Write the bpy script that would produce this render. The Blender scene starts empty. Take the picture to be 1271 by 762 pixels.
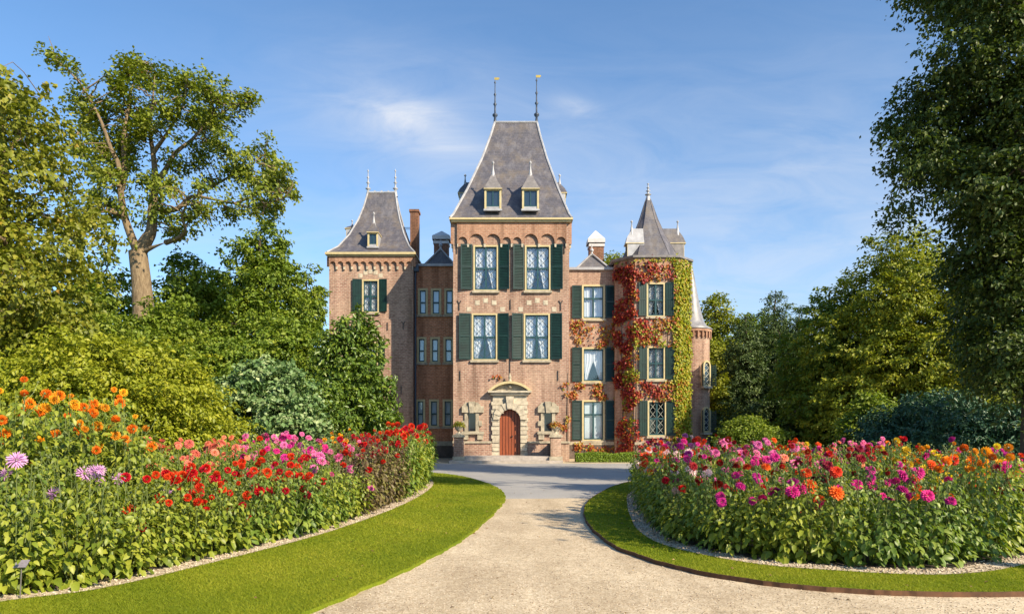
import bpy, math, random
import numpy as np
from mathutils import Vector, Quaternion

rng = np.random.default_rng(11)
random.seed(11)
scene = bpy.context.scene
COL = scene.collection
R = math.radians

# ------------------------------------------------------------------ camera, sky, sun, exposure
F = 847.0            # focal length in photo pixels (1271 wide)
CX, HY, EYE = 635.5, 535.0, 1.7
cam_d = bpy.data.cameras.new('camera')
cam = bpy.data.objects.new('camera', cam_d)
COL.objects.link(cam)
cam.location = (0, 0, EYE)
cam.rotation_euler = (R(90), 0, 0)
cam_d.sensor_width = 36
cam_d.lens = 36 * F / 1271
cam_d.shift_y = (HY - 381) / 1271
cam_d.clip_end = 4000
scene.camera = cam

SUN = Vector((0.66, -0.60, 0.57)).normalized()
world = bpy.data.worlds.new('World')
scene.world = world
world.use_nodes = True
wn, wl = world.node_tree.nodes, world.node_tree.links
bg = wn['Background']
sky = wn.new('ShaderNodeTexSky')
sky.sky_type = 'NISHITA'
sky.sun_disc = False
sky.sun_elevation = math.asin(SUN.z)
sky.sun_rotation = math.atan2(SUN.x, SUN.y)
sky.air_density = 1.0
sky.dust_density = 0.7
sky.ozone_density = 2.2
bg.inputs['Strength'].default_value = 0.108

sun_d = bpy.data.lights.new('sun', 'SUN')
sun_d.energy = 4.8
sun_d.angle = R(0.5)
sun_d.color = (1.0, 0.85, 0.62)
sun = bpy.data.objects.new('sun', sun_d)
COL.objects.link(sun)
sun.location = (20, -20, 40)
sun.rotation_euler = SUN.to_track_quat('Z', 'Y').to_euler()

vs = scene.view_settings
vs.view_transform = 'Standard'
vs.look = 'None'
vs.gamma = 1
vs.use_curve_mapping = False
vs.exposure = 0.94
scene.render.engine = 'CYCLES'
scene.cycles.max_bounces = 6
scene.cycles.transparent_max_bounces = 8

# thin high clouds, placed by direction in the sky
def nd(tree, typ, **kw):
    n = tree.nodes.new(typ)
    for k, v in kw.items():
        if k in n.inputs:
            n.inputs[k].default_value = v
        else:
            setattr(n, k, v)
    return n

def mathn(tree, op, a, b=None, clamp=False):
    n = tree.nodes.new('ShaderNodeMath')
    n.operation = op
    n.use_clamp = clamp
    for i, v in enumerate((a, b)):
        if v is None:
            continue
        if isinstance(v, (int, float)):
            n.inputs[i].default_value = v
        else:
            tree.links.new(v, n.inputs[i])
    return n.outputs[0]

def build_clouds():
    t = world.node_tree
    tc = nd(t, 'ShaderNodeTexCoord')
    sep = nd(t, 'ShaderNodeSeparateXYZ')
    wl.new(tc.outputs['Generated'], sep.inputs[0])
    yy = mathn(t, 'MAXIMUM', sep.outputs[1], 0.02)
    u = mathn(t, 'DIVIDE', sep.outputs[0], yy)
    v = mathn(t, 'DIVIDE', sep.outputs[2], yy)
    comb = nd(t, 'ShaderNodeCombineXYZ')
    wl.new(u, comb.inputs[0]); wl.new(v, comb.inputs[1])
    mp = nd(t, 'ShaderNodeMapping')
    mp.inputs['Rotation'].default_value = (0, 0, R(22))
    mp.inputs['Scale'].default_value = (5.0, 17.0, 1)
    wl.new(comb.outputs[0], mp.inputs[0])
    nz = nd(t, 'ShaderNodeTexNoise', Scale=1.0, Detail=7.0, Roughness=0.62, Distortion=0.8)
    wl.new(mp.outputs[0], nz.inputs['Vector'])
    total = None
    for (cx, cy, sx, sy, rot, amp) in ((-0.145, 0.452, 0.085, 0.03, -16, 0.62), (0.09, 0.478, 0.03, 0.014, -14, 0.28),
                                       (-0.12, 0.46, 0.24, 0.1, -12, 0.2), (0.5, 0.36, 0.4, 0.2, 10, 0.16), (0.25, 0.08, 1.4, 0.30, 0, 0.36)):
        c, s = math.cos(R(rot)), math.sin(R(rot))
        du = mathn(t, 'SUBTRACT', u, cx); dv = mathn(t, 'SUBTRACT', v, cy)
        a = mathn(t, 'ADD', mathn(t, 'MULTIPLY', du, c / sx), mathn(t, 'MULTIPLY', dv, s / sx))
        b = mathn(t, 'ADD', mathn(t, 'MULTIPLY', du, -s / sy), mathn(t, 'MULTIPLY', dv, c / sy))
        d2 = mathn(t, 'ADD', mathn(t, 'MULTIPLY', a, a), mathn(t, 'MULTIPLY', b, b))
        g = mathn(t, 'POWER', 2.718, mathn(t, 'MULTIPLY', d2, -1.0))
        g = mathn(t, 'MULTIPLY', g, amp)
        total = g if total is None else mathn(t, 'ADD', total, g)
    n2 = mathn(t, 'ADD', mathn(t, 'MULTIPLY', nz.outputs['Fac'], 2.6), -0.35)
    fac = mathn(t, 'MULTIPLY', total, n2, clamp=True)
    front = mathn(t, 'GREATER_THAN', sep.outputs[1], 0.02)
    fac = mathn(t, 'MULTIPLY', fac, front)
    tint = nd(t, 'ShaderNodeMix', data_type='RGBA', blend_type='MULTIPLY')
    tint.inputs[0].default_value = 1.0
    tint.inputs[7].default_value = (0.72, 0.93, 1.06, 1)
    wl.new(sky.outputs[0], tint.inputs[6])
    mx = nd(t, 'ShaderNodeMix', data_type='RGBA')
    wl.new(fac, mx.inputs[0])
    wl.new(tint.outputs[2], mx.inputs[6])
    mx.inputs[7].default_value = (4.0, 4.2, 4.6, 1)
    wl.new(mx.outputs[2], bg.inputs['Color'])
build_clouds()

# ------------------------------------------------------------------ helpers
def wx(px, Y): return (px - CX) * Y / F
def wz(py, Y): return EYE + (HY - py) * Y / F
def gnd(px, py):
    Y = F * EYE / (py - HY)
    return ((px - CX) * Y / F, Y)

def tag(o, label=None, cat=None, group=None, kind=None):
    if label: o['label'] = label
    if cat: o['category'] = cat
    if group: o['group'] = group
    if kind: o['kind'] = kind
    return o

def empty(name, loc, label=None, cat=None, group=None):
    o = bpy.data.objects.new(name, None)
    o.empty_display_size = 0.3
    o.location = loc
    COL.objects.link(o)
    return tag(o, label, cat, group)

def np_mesh(name, V, faces, rnd=None, smooth=False):
    """faces: an int array of shape (n, k), or a list of such arrays."""
    if not isinstance(faces, list): faces = [faces]
    me = bpy.data.meshes.new(name)
    V = np.asarray(V, dtype=np.float32)
    me.vertices.add(len(V))
    me.vertices.foreach_set('co', V.ravel())
    loops = np.concatenate([f.ravel() for f in faces]).astype(np.int32)
    tot = np.concatenate([np.full(len(f), f.shape[1]) for f in faces]).astype(np.int32)
    start = np.concatenate([[0], np.cumsum(tot)[:-1]]).astype(np.int32)
    me.loops.add(len(loops))
    me.loops.foreach_set('vertex_index', loops)
    me.polygons.add(len(tot))
    me.polygons.foreach_set('loop_start', start)
    me.polygons.foreach_set('loop_total', tot)
    if smooth:
        me.polygons.foreach_set('use_smooth', np.ones(len(tot), dtype=bool))
    if rnd is not None:
        at = me.attributes.new('rnd', 'FLOAT', 'FACE')
        at.data.foreach_set('value', np.asarray(rnd, dtype=np.float32))
    me.update(calc_edges=True)
    return me

def link(name, me, mat, parent=None, loc=(0, 0, 0)):
    o = bpy.data.objects.new(name, me)
    if mat is not None:
        if len(me.materials) == 0: me.materials.append(mat)
    o.location = loc
    COL.objects.link(o)
    if parent: o.parent = parent
    return o

class MB:
    def __init__(self, origin=(0, 0, 0)):
        self.v, self.f, self.o = [], [], origin
    def add(self, vs_, fs):
        b = len(self.v)
        self.v.extend(vs_)
        self.f.extend([[i + b for i in f] for f in fs])
    def box(self, x0, x1, y0, y1, z0, z1):
        self.add([(x0, y0, z0), (x1, y0, z0), (x1, y1, z0), (x0, y1, z0), (x0, y0, z1), (x1, y0, z1), (x1, y1, z1), (x0, y1, z1)],
                 [(0, 3, 2, 1), (4, 5, 6, 7), (0, 1, 5, 4), (1, 2, 6, 5), (2, 3, 7, 6), (3, 0, 4, 7)])
    def fbox(self, fr, s0, s1, d0, d1, z0, z1):
        p = [fr(s0, d1, z0), fr(s1, d1, z0), fr(s1, d0, z0), fr(s0, d0, z0), fr(s0, d1, z1), fr(s1, d1, z1), fr(s1, d0, z1), fr(s0, d0, z1)]
        self.add(p, [(0, 3, 2, 1), (4, 5, 6, 7), (0, 1, 5, 4), (1, 2, 6, 5), (2, 3, 7, 6), (3, 0, 4, 7)])
    def fbar(self, fr, s0, z0, s1, z1, w, d0, d1):
        L = math.hypot(s1 - s0, z1 - z0)
        if L < 1e-5: return
        a, b = -(z1 - z0) / L * w / 2, (s1 - s0) / L * w / 2
        q = [(s0 - a, z0 - b), (s1 - a, z1 - b), (s1 + a, z1 + b), (s0 + a, z0 + b)]
        self.fprism(fr, q, d0, d1)
    def fprism(self, fr, poly, d0, d1):
        """poly of (s, z) counter-clockwise seen from outside, from depth d0 to d1 (d1 outer)."""
        n = len(poly)
        vs_ = [fr(s, d1, z) for s, z in poly] + [fr(s, d0, z) for s, z in poly]
        fs = [list(range(n)), list(range(2 * n - 1, n - 1, -1))]
        for i in range(n):
            j = (i + 1) % n
            fs.append((i, i + n, j + n, j))
        self.add(vs_, fs)
    def quad(self, *p): self.add(list(p), [list(range(len(p)))])
    def tube(self, pts, rad, n=8, cap=True):
        pts = [Vector(p) for p in pts]
        b = len(self.v)
        up0 = None
        for i, p in enumerate(pts):
            d = (pts[min(i + 1, len(pts) - 1)] - pts[max(i - 1, 0)]).normalized()
            if up0 is None:
                up0 = d.orthogonal().normalized()
            a = (up0 - d * up0.dot(d))
            a = a.normalized() if a.length > 1e-6 else d.orthogonal().normalized()
            up0 = a
            c = d.cross(a)
            r = rad[i] if hasattr(rad, '__len__') else rad
            for k in range(n):
                t = 2 * math.pi * k / n
                self.v.append(tuple(p + (a * math.cos(t) + c * math.sin(t)) * r))
        for i in range(len(pts) - 1):
            for k in range(n):
                k2 = (k + 1) % n
                self.f.append([b + i * n + k, b + i * n + k2, b + (i + 1) * n + k2, b + (i + 1) * n + k])
        if cap:
            self.f.append([b + k for k in range(n)][::-1])
            self.f.append([b + (len(pts) - 1) * n + k for k in range(n)])
    def lathe(self, c, prof, n=16, ang0=0.0):
        b = len(self.v)
        for r, z in prof:
            for k in range(n):
                t = ang0 + 2 * math.pi * k / n
                self.v.append((c[0] + r * math.cos(t), c[1] + r * math.sin(t), z))
        for i in range(len(prof) - 1):
            for k in range(n):
                k2 = (k + 1) % n
                self.f.append([b + i * n + k, b + i * n + k2, b + (i + 1) * n + k2, b + (i + 1) * n + k])
    def rings(self, rings, closed_top=True):
        b = len(self.v); n = len(rings[0])
        for r in rings: self.v.extend(r)
        for i in range(len(rings) - 1):
            for k in range(n):
                k2 = (k + 1) % n
                self.f.append([b + i * n + k, b + i * n + k2, b + (i + 1) * n + k2, b + (i + 1) * n + k])
        if closed_top:
            self.f.append([b + (len(rings) - 1) * n + k for k in range(n)])
    def build(self, name, mat, parent=None, smooth=False, origin=None):
        """vertices are in world space; origin is the root's location."""
        o = origin if origin is not None else self.o
        me = bpy.data.meshes.new(name)
        me.from_pydata([(x - o[0], y - o[1], z - o[2]) for x, y, z in self.v], [], [list(f) for f in self.f])
        if smooth:
            me.polygons.foreach_set('use_smooth', np.ones(len(me.polygons), dtype=bool))
        me.update()
        return link(name, me, mat, parent, (0, 0, 0) if parent else tuple(o))

def frame_of(p0, p1):
    tx, ty = p1[0] - p0[0], p1[1] - p0[1]
    L = math.hypot(tx, ty); tx /= L; ty /= L
    nx, ny = ty, -tx
    def fr(s, d, z): return (p0[0] + tx * s + nx * d, p0[1] + ty * s + ny * d, z)
    fr.L = L
    return fr

def catmull(P, n=6, closed=False):
    P = [np.array(p, float) for p in P]
    out = []
    N = len(P)
    for i in range(N if closed else N - 1):
        p0 = P[(i - 1) % N] if closed or i > 0 else P[0]
        p1, p2 = P[i], P[(i + 1) % N]
        p3 = P[(i + 2) % N] if closed or i + 2 < N else P[-1]
        for k in range(n):
            t = k / n
            out.append(0.5 * ((2 * p1) + (-p0 + p2) * t + (2 * p0 - 5 * p1 + 4 * p2 - p3) * t * t + (-p0 + 3 * p1 - 3 * p2 + p3) * t ** 3))
    if not closed: out.append(P[-1])
    return np.array(out)

def inside(poly, pts):
    x, y = pts[:, 0], pts[:, 1]
    res = np.zeros(len(pts), bool)
    n = len(poly)
    for i in range(n):
        x0, y0 = poly[i]; x1, y1 = poly[(i + 1) % n]
        if y0 == y1: continue
        c = ((y0 > y) != (y1 > y)) & (x < (x1 - x0) * (y - y0) / (y1 - y0) + x0)
        res ^= c
    return res

def dist_line(pts, line):
    d = np.full(len(pts), 1e9)
    for a, b in zip(line[:-1], line[1:]):
        ab = b - a
        t = np.clip(((pts - a) @ ab) / (ab @ ab + 1e-12), 0, 1)
        d = np.minimum(d, np.linalg.norm(pts - (a + t[:, None] * ab), axis=1))
    return d

def unit(a): return a / np.maximum(np.linalg.norm(a, axis=-1, keepdims=True), 1e-9)

# ------------------------------------------------------------------ materials
MATS = {}
def new_mat(name):
    m = bpy.data.materials.new(name)
    m.use_nodes = True
    MATS[name] = m
    return m, m.node_tree, m.node_tree.nodes['Principled BSDF']

def ramp(t, fac, stops):
    r = t.nodes.new('ShaderNodeValToRGB')
    e = r.color_ramp.elements
    while len(e) < len(stops): e.new(0.5)
    for el, (p, c) in zip(e, stops):
        el.position = p
        el.color = (*c, 1)
    t.links.new(fac, r.inputs[0])
    return r.outputs[0]

def mixc(t, fac, a, b, blend='MIX'):
    n = t.nodes.new('ShaderNodeMix'); n.data_type = 'RGBA'; n.blend_type = blend
    for i, v in ((0, fac), (6, a), (7, b)):
        if isinstance(v, (int, float)): n.inputs[i].default_value = v
        elif isinstance(v, tuple): n.inputs[i].default_value = (*v, 1)
        else: t.links.new(v, n.inputs[i])
    return n.outputs[2]

def noise(t, vec, scale, detail=3, rough=0.55):
    n = nd(t, 'ShaderNodeTexNoise', Scale=scale, Detail=detail, Roughness=rough)
    if vec is not None: t.links.new(vec, n.inputs['Vector'])
    return n.outputs['Fac']

def objco(t):
    return nd(t, 'ShaderNodeTexCoord').outputs['Object']

def bump(t, b, h, strength=0.4, dist=0.02):
    n = nd(t, 'ShaderNodeBump', Strength=strength, Distance=dist)
    t.links.new(h, n.inputs['Height'])
    t.links.new(n.outputs[0], b.inputs['Normal'])

def simple(name, c, rough=0.6, var=0.25, scale=6.0, metal=0.0, bumpk=0.0):
    m, t, b = new_mat(name)
    co = objco(t)
    nz = noise(t, co, scale, 4)
    lo = tuple(x * (1 - var) for x in c); hi = tuple(min(1, x * (1 + var)) for x in c)
    t.links.new(ramp(t, nz, [(0.3, lo), (0.7, hi)]), b.inputs['Base Color'])
    b.inputs['Roughness'].default_value = rough
    b.inputs['Metallic'].default_value = metal
    if bumpk: bump(t, b, nz, bumpk, 0.02)
    return m

def brick_mat(name, c1, c2, mortar, patch, patch2=None):
    m, t, b = new_mat(name)
    co = objco(t)
    sep = nd(t, 'ShaderNodeSeparateXYZ'); t.links.new(co, sep.inputs[0])
    u = mathn(t, 'ADD', sep.outputs[0], mathn(t, 'MULTIPLY', sep.outputs[1], 0.4142))
    cb = nd(t, 'ShaderNodeCombineXYZ'); t.links.new(u, cb.inputs[0]); t.links.new(sep.outputs[2], cb.inputs[1])
    br = nd(t, 'ShaderNodeTexBrick', Scale=1.0)
    br.inputs['Brick Width'].default_value = 0.25
    br.inputs['Row Height'].default_value = 0.098
    br.inputs['Mortar Size'].default_value = 0.013
    br.inputs['Mortar Smooth'].default_value = 0.3
    br.inputs['Bias'].default_value = 0.0
    br.inputs['Color1'].default_value = (*c1, 1)
    br.inputs['Color2'].default_value = (*c2, 1)
    br.inputs['Mortar'].default_value = (*mortar, 1)
    t.links.new(cb.outputs[0], br.inputs['Vector'])
    n1 = noise(t, co, 0.55, 5, 0.65)
    f1 = nd(t, 'ShaderNodeMapRange'); f1.inputs[1].default_value = 0.42; f1.inputs[2].default_value = 0.68
    t.links.new(n1, f1.inputs[0])
    col = mixc(t, mathn(t, 'MULTIPLY', f1.outputs[0], 0.6), br.outputs['Color'], patch)
    n2 = noise(t, co, 7.0, 3, 0.7)
    col = mixc(t, 1.0, col, ramp(t, n2, [(0.3, (0.72, 0.72, 0.72)), (0.7, (1.25, 1.22, 1.2))]), 'MULTIPLY')
    # rain streaks running down the wall
    mp = nd(t, 'ShaderNodeMapping'); mp.inputs['Scale'].default_value = (2.2, 2.2, 0.16)
    t.links.new(co, mp.inputs[0])
    n3 = noise(t, mp.outputs[0], 1.0, 4, 0.6)
    col = mixc(t, 1.0, col, ramp(t, n3, [(0.32, (0.60, 0.57, 0.55)), (0.5, (0.95, 0.94, 0.93)), (0.7, (1.12, 1.12, 1.12))]), 'MULTIPLY')
    t.links.new(col, b.inputs['Base Color'])
    b.inputs['Roughness'].default_value = 0.9
    b.inputs['Specular IOR Level'].default_value = 0.2
    bump(t, b, br.outputs['Fac'], -0.5, 0.012)
    return m

M_BRICK = brick_mat('brick_warm', (0.345, 0.21, 0.160), (0.25, 0.132, 0.10), (0.39, 0.325, 0.265), (0.42, 0.305, 0.225))
M_BRICKR = brick_mat('brick_red', (0.47, 0.20, 0.105), (0.36, 0.145, 0.075), (0.46, 0.31, 0.22), (0.50, 0.24, 0.135))
M_BRICKC = brick_mat('brick_chimney', (0.24, 0.10, 0.06), (0.17, 0.075, 0.045), (0.26, 0.18, 0.13), (0.19, 0.12, 0.085))
M_BRICKA = brick_mat('brick_arch', (0.31, 0.155, 0.10), (0.35, 0.19, 0.125), (0.38, 0.29, 0.22), (0.36, 0.21, 0.14))
M_STONE = simple('sandstone', (0.34, 0.295, 0.22), 0.9, 0.32, 5.0, bumpk=0.3)
M_STONEP = simple('pale_stone', (0.42, 0.365, 0.28), 0.85, 0.3, 5.0, bumpk=0.2)
M_STEP = simple('bluestone', (0.34, 0.30, 0.27), 0.85, 0.25, 4.0, bumpk=0.2)
M_CREAM = simple('cream_paint', (0.48, 0.395, 0.21), 0.5, 0.12, 5.0)
M_GREEN = simple('green_paint', (0.004, 0.023, 0.018), 0.42, 0.35, 3.0)
M_SASH = simple('dark_teal_sash', (0.015, 0.055, 0.065), 0.4, 0.2, 5.0)
M_LEADCAME = simple('lead_came', (0.05, 0.07, 0.08), 0.5, 0.2, 5.0)
M_WHITEP = simple('white_glazing_bar', (0.38, 0.39, 0.34), 0.5, 0.1, 5.0)
M_CURT = simple('curtain_cloth', (0.50, 0.52, 0.56), 0.9, 0.06, 3.0)
M_BLIND = simple('blind_cloth', (0.46, 0.52, 0.58), 0.9, 0.08, 3.0)
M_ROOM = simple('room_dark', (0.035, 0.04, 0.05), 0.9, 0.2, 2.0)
M_LEAD = simple('lead_sheet', (0.33, 0.33, 0.35), 0.45, 0.22, 3.0)
M_CONE = simple('grey_lead_cone', (0.20, 0.20, 0.215), 0.45, 0.3, 3.0)
M_WHITEM = simple('white_zinc', (0.50, 0.49, 0.49), 0.5, 0.14, 2.0)
M_IRON = simple('black_iron', (0.03, 0.025, 0.025), 0.6, 0.3, 6.0)
M_GOLD = simple('gilt_metal', (0.75, 0.5, 0.12), 0.35, 0.1, 6.0, metal=0.8)
M_PIPE = simple('painted_pipe', (0.03, 0.045, 0.075), 0.5, 0.2, 4.0)
M_EDGE = simple('rusty_edging', (0.10, 0.045, 0.02), 0.9, 0.4, 9.0)
M_DLEAD = simple('weathered_lead', (0.17, 0.155, 0.155), 0.5, 0.3, 4.0)
M_SHED = simple('dark_red_boards', (0.10, 0.02, 0.015), 0.85, 0.3, 3.0)
M_STAKE = simple('grey_metal', (0.12, 0.11, 0.10), 0.5, 0.2, 9.0)
M_PLATE = simple('label_plate', (0.19, 0.17, 0.20), 0.5, 0.15, 30.0)
M_PLINTH = simple('tarred_plinth', (0.10, 0.075, 0.06), 0.9, 0.35, 3.0)

def slate_mat():
    m, t, b = new_mat('slate')
    co = objco(t)
    sep = nd(t, 'ShaderNodeSeparateXYZ'); t.links.new(co, sep.inputs[0])
    u = mathn(t, 'ADD', sep.outputs[0], mathn(t, 'MULTIPLY', sep.outputs[1], 0.4142))
    cb = nd(t, 'ShaderNodeCombineXYZ'); t.links.new(u, cb.inputs[0]); t.links.new(sep.outputs[2], cb.inputs[1])
    br = nd(t, 'ShaderNodeTexBrick', Scale=1.0)
    br.inputs['Brick Width'].default_value = 0.22
    br.inputs['Row Height'].default_value = 0.13
    br.inputs['Mortar Size'].default_value = 0.008
    br.inputs['Color1'].default_value = (0.095, 0.089, 0.106, 1)
    br.inputs['Color2'].default_value = (0.068, 0.066, 0.082, 1)
    br.inputs['Mortar'].default_value = (0.05, 0.045, 0.05, 1)
    t.links.new(cb.outputs[0], br.inputs['Vector'])
    n1 = noise(t, co, 1.1, 5, 0.7)
    col = mixc(t, ramp(t, n1, [(0.46, (0, 0, 0)), (0.66, (0.42, 0.42, 0.42))]), br.outputs['Color'], (0.20, 0.155, 0.10))
    mp = nd(t, 'ShaderNodeMapping'); mp.inputs['Scale'].default_value = (3.0, 3.0, 0.22)
    t.links.new(co, mp.inputs[0])
    n2 = noise(t, mp.outputs[0], 1.0, 5, 0.65)
    col = mixc(t, ramp(t, n2, [(0.48, (0, 0, 0)), (0.7, (0.42, 0.42, 0.42))]), col, (0.22, 0.21, 0.225))
    t.links.new(col, b.inputs['Base Color'])
    b.inputs['Roughness'].default_value = 0.55
    bump(t, b, br.outputs['Fac'], -0.35, 0.01)
    return m
M_SLATE = slate_mat()

def glass_mat():
    m, t, b = new_mat('window_glass')
    t.nodes.remove(b)
    out = t.nodes['Material Output']
    tr = nd(t, 'ShaderNodeBsdfTransparent'); tr.inputs[0].default_value = (0.95, 0.98, 1.0, 1)
    gl = nd(t, 'ShaderNodeBsdfGlossy', Roughness=0.04); gl.inputs[0].default_value = (0.9, 0.95, 1, 1)
    lw = nd(t, 'ShaderNodeLayerWeight', Blend=0.5)
    f = mathn(t, 'ADD', mathn(t, 'MULTIPLY', mathn(t, 'POWER', lw.outputs['Facing'], 4.0), 0.6), 0.13, clamp=True)
    mx = nd(t, 'ShaderNodeMixShader')
    t.links.new(f, mx.inputs[0]); t.links.new(tr.outputs[0], mx.inputs[1]); t.links.new(gl.outputs[0], mx.inputs[2])
    t.links.new(mx.outputs[0], out.inputs[0])
    return m
M_GLASS = glass_mat()

def door_mat():
    m, t, b = new_mat('door_wood')
    co = objco(t)
    mp = nd(t, 'ShaderNodeMapping'); mp.inputs['Scale'].default_value = (9, 9, 0.7)
    t.links.new(co, mp.inputs[0])
    n = noise(t, mp.outputs[0], 2.0, 4, 0.6)
    t.links.new(ramp(t, n, [(0.3, (0.16, 0.035, 0.012)), (0.7, (0.30, 0.075, 0.022))]), b.inputs['Base Color'])
    b.inputs['Roughness'].default_value = 0.5
    return m
M_DOOR = door_mat()

def leaf_mat(name, stops, trans=0.3, rough=0.5, spec=0.35):
    m, t, b = new_mat(name)
    at = nd(t, 'ShaderNodeAttribute'); at.attribute_name = 'rnd'
    col = ramp(t, at.outputs['Fac'], [(p, tuple(LEAF_GAIN * x for x in c)) for p, c in stops])
    t.links.new(col, b.inputs['Base Color'])
    b.inputs['Roughness'].default_value = rough
    b.inputs['Specular IOR Level'].default_value = spec
    tl = nd(t, 'ShaderNodeBsdfTranslucent')
    c2 = mixc(t, 1.0, col, (1.25, 1.35, 0.55), 'MULTIPLY')
    t.links.new(c2, tl.inputs[0])
    mx = nd(t, 'ShaderNodeMixShader'); mx.inputs[0].default_value = trans
    t.links.new(b.outputs[0], mx.inputs[1]); t.links.new(tl.outputs[0], mx.inputs[2])
    t.links.new(mx.outputs[0], t.nodes['Material Output'].inputs[0])
    return m

def petal_mat(name, c, c2=None):
    m, t, b = new_mat(name)
    at = nd(t, 'ShaderNodeAttribute'); at.attribute_name = 'rnd'
    c2 = c2 or tuple(min(1, x * 1.25 + 0.015) for x in c)
    lo = tuple(x * 0.72 for x in c)
    oi = nd(t, 'ShaderNodeObjectInfo')
    col = ramp(t, at.outputs['Fac'], [(0.0, lo), (0.5, c), (1.0, c2)])
    hs = nd(t, 'ShaderNodeHueSaturation')
    t.links.new(col, hs.inputs['Color'])
    t.links.new(mathn(t, 'ADD', mathn(t, 'MULTIPLY', oi.outputs['Random'], 0.024), 0.488), hs.inputs['Hue'])
    t.links.new(mathn(t, 'ADD', mathn(t, 'MULTIPLY', oi.outputs['Random'], 0.35), 0.8), hs.inputs['Value'])
    t.links.new(hs.outputs[0], b.inputs['Base Color'])
    b.inputs['Roughness'].default_value = 0.6
    b.inputs['Specular IOR Level'].default_value = 0.2
    tl = nd(t, 'ShaderNodeBsdfTranslucent'); t.links.new(hs.outputs[0], tl.inputs[0])
    mx = nd(t, 'ShaderNodeMixShader'); mx.inputs[0].default_value = 0.25
    t.links.new(b.outputs[0], mx.inputs[1]); t.links.new(tl.outputs[0], mx.inputs[2])
    t.links.new(mx.outputs[0], t.nodes['Material Output'].inputs[0])
    return m

def bark_mat(name, lo, hi):
    m, t, b = new_mat(name)
    co = objco(t)
    mp = nd(t, 'ShaderNodeMapping'); mp.inputs['Scale'].default_value = (5, 5, 1.2)
    t.links.new(co, mp.inputs[0])
    n = noise(t, mp.outputs[0], 2.5, 6, 0.7)
    t.links.new(ramp(t, n, [(0.32, lo), (0.68, hi)]), b.inputs['Base Color'])
    b.inputs['Roughness'].default_value = 0.95
    bump(t, b, n, 0.8, 0.05)
    return m
M_BARK = bark_mat('oak_bark', (0.10, 0.065, 0.035), (0.27, 0.20, 0.12))
M_BARKD = bark_mat('dark_bark', (0.035, 0.026, 0.018), (0.11, 0.085, 0.06))

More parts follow.
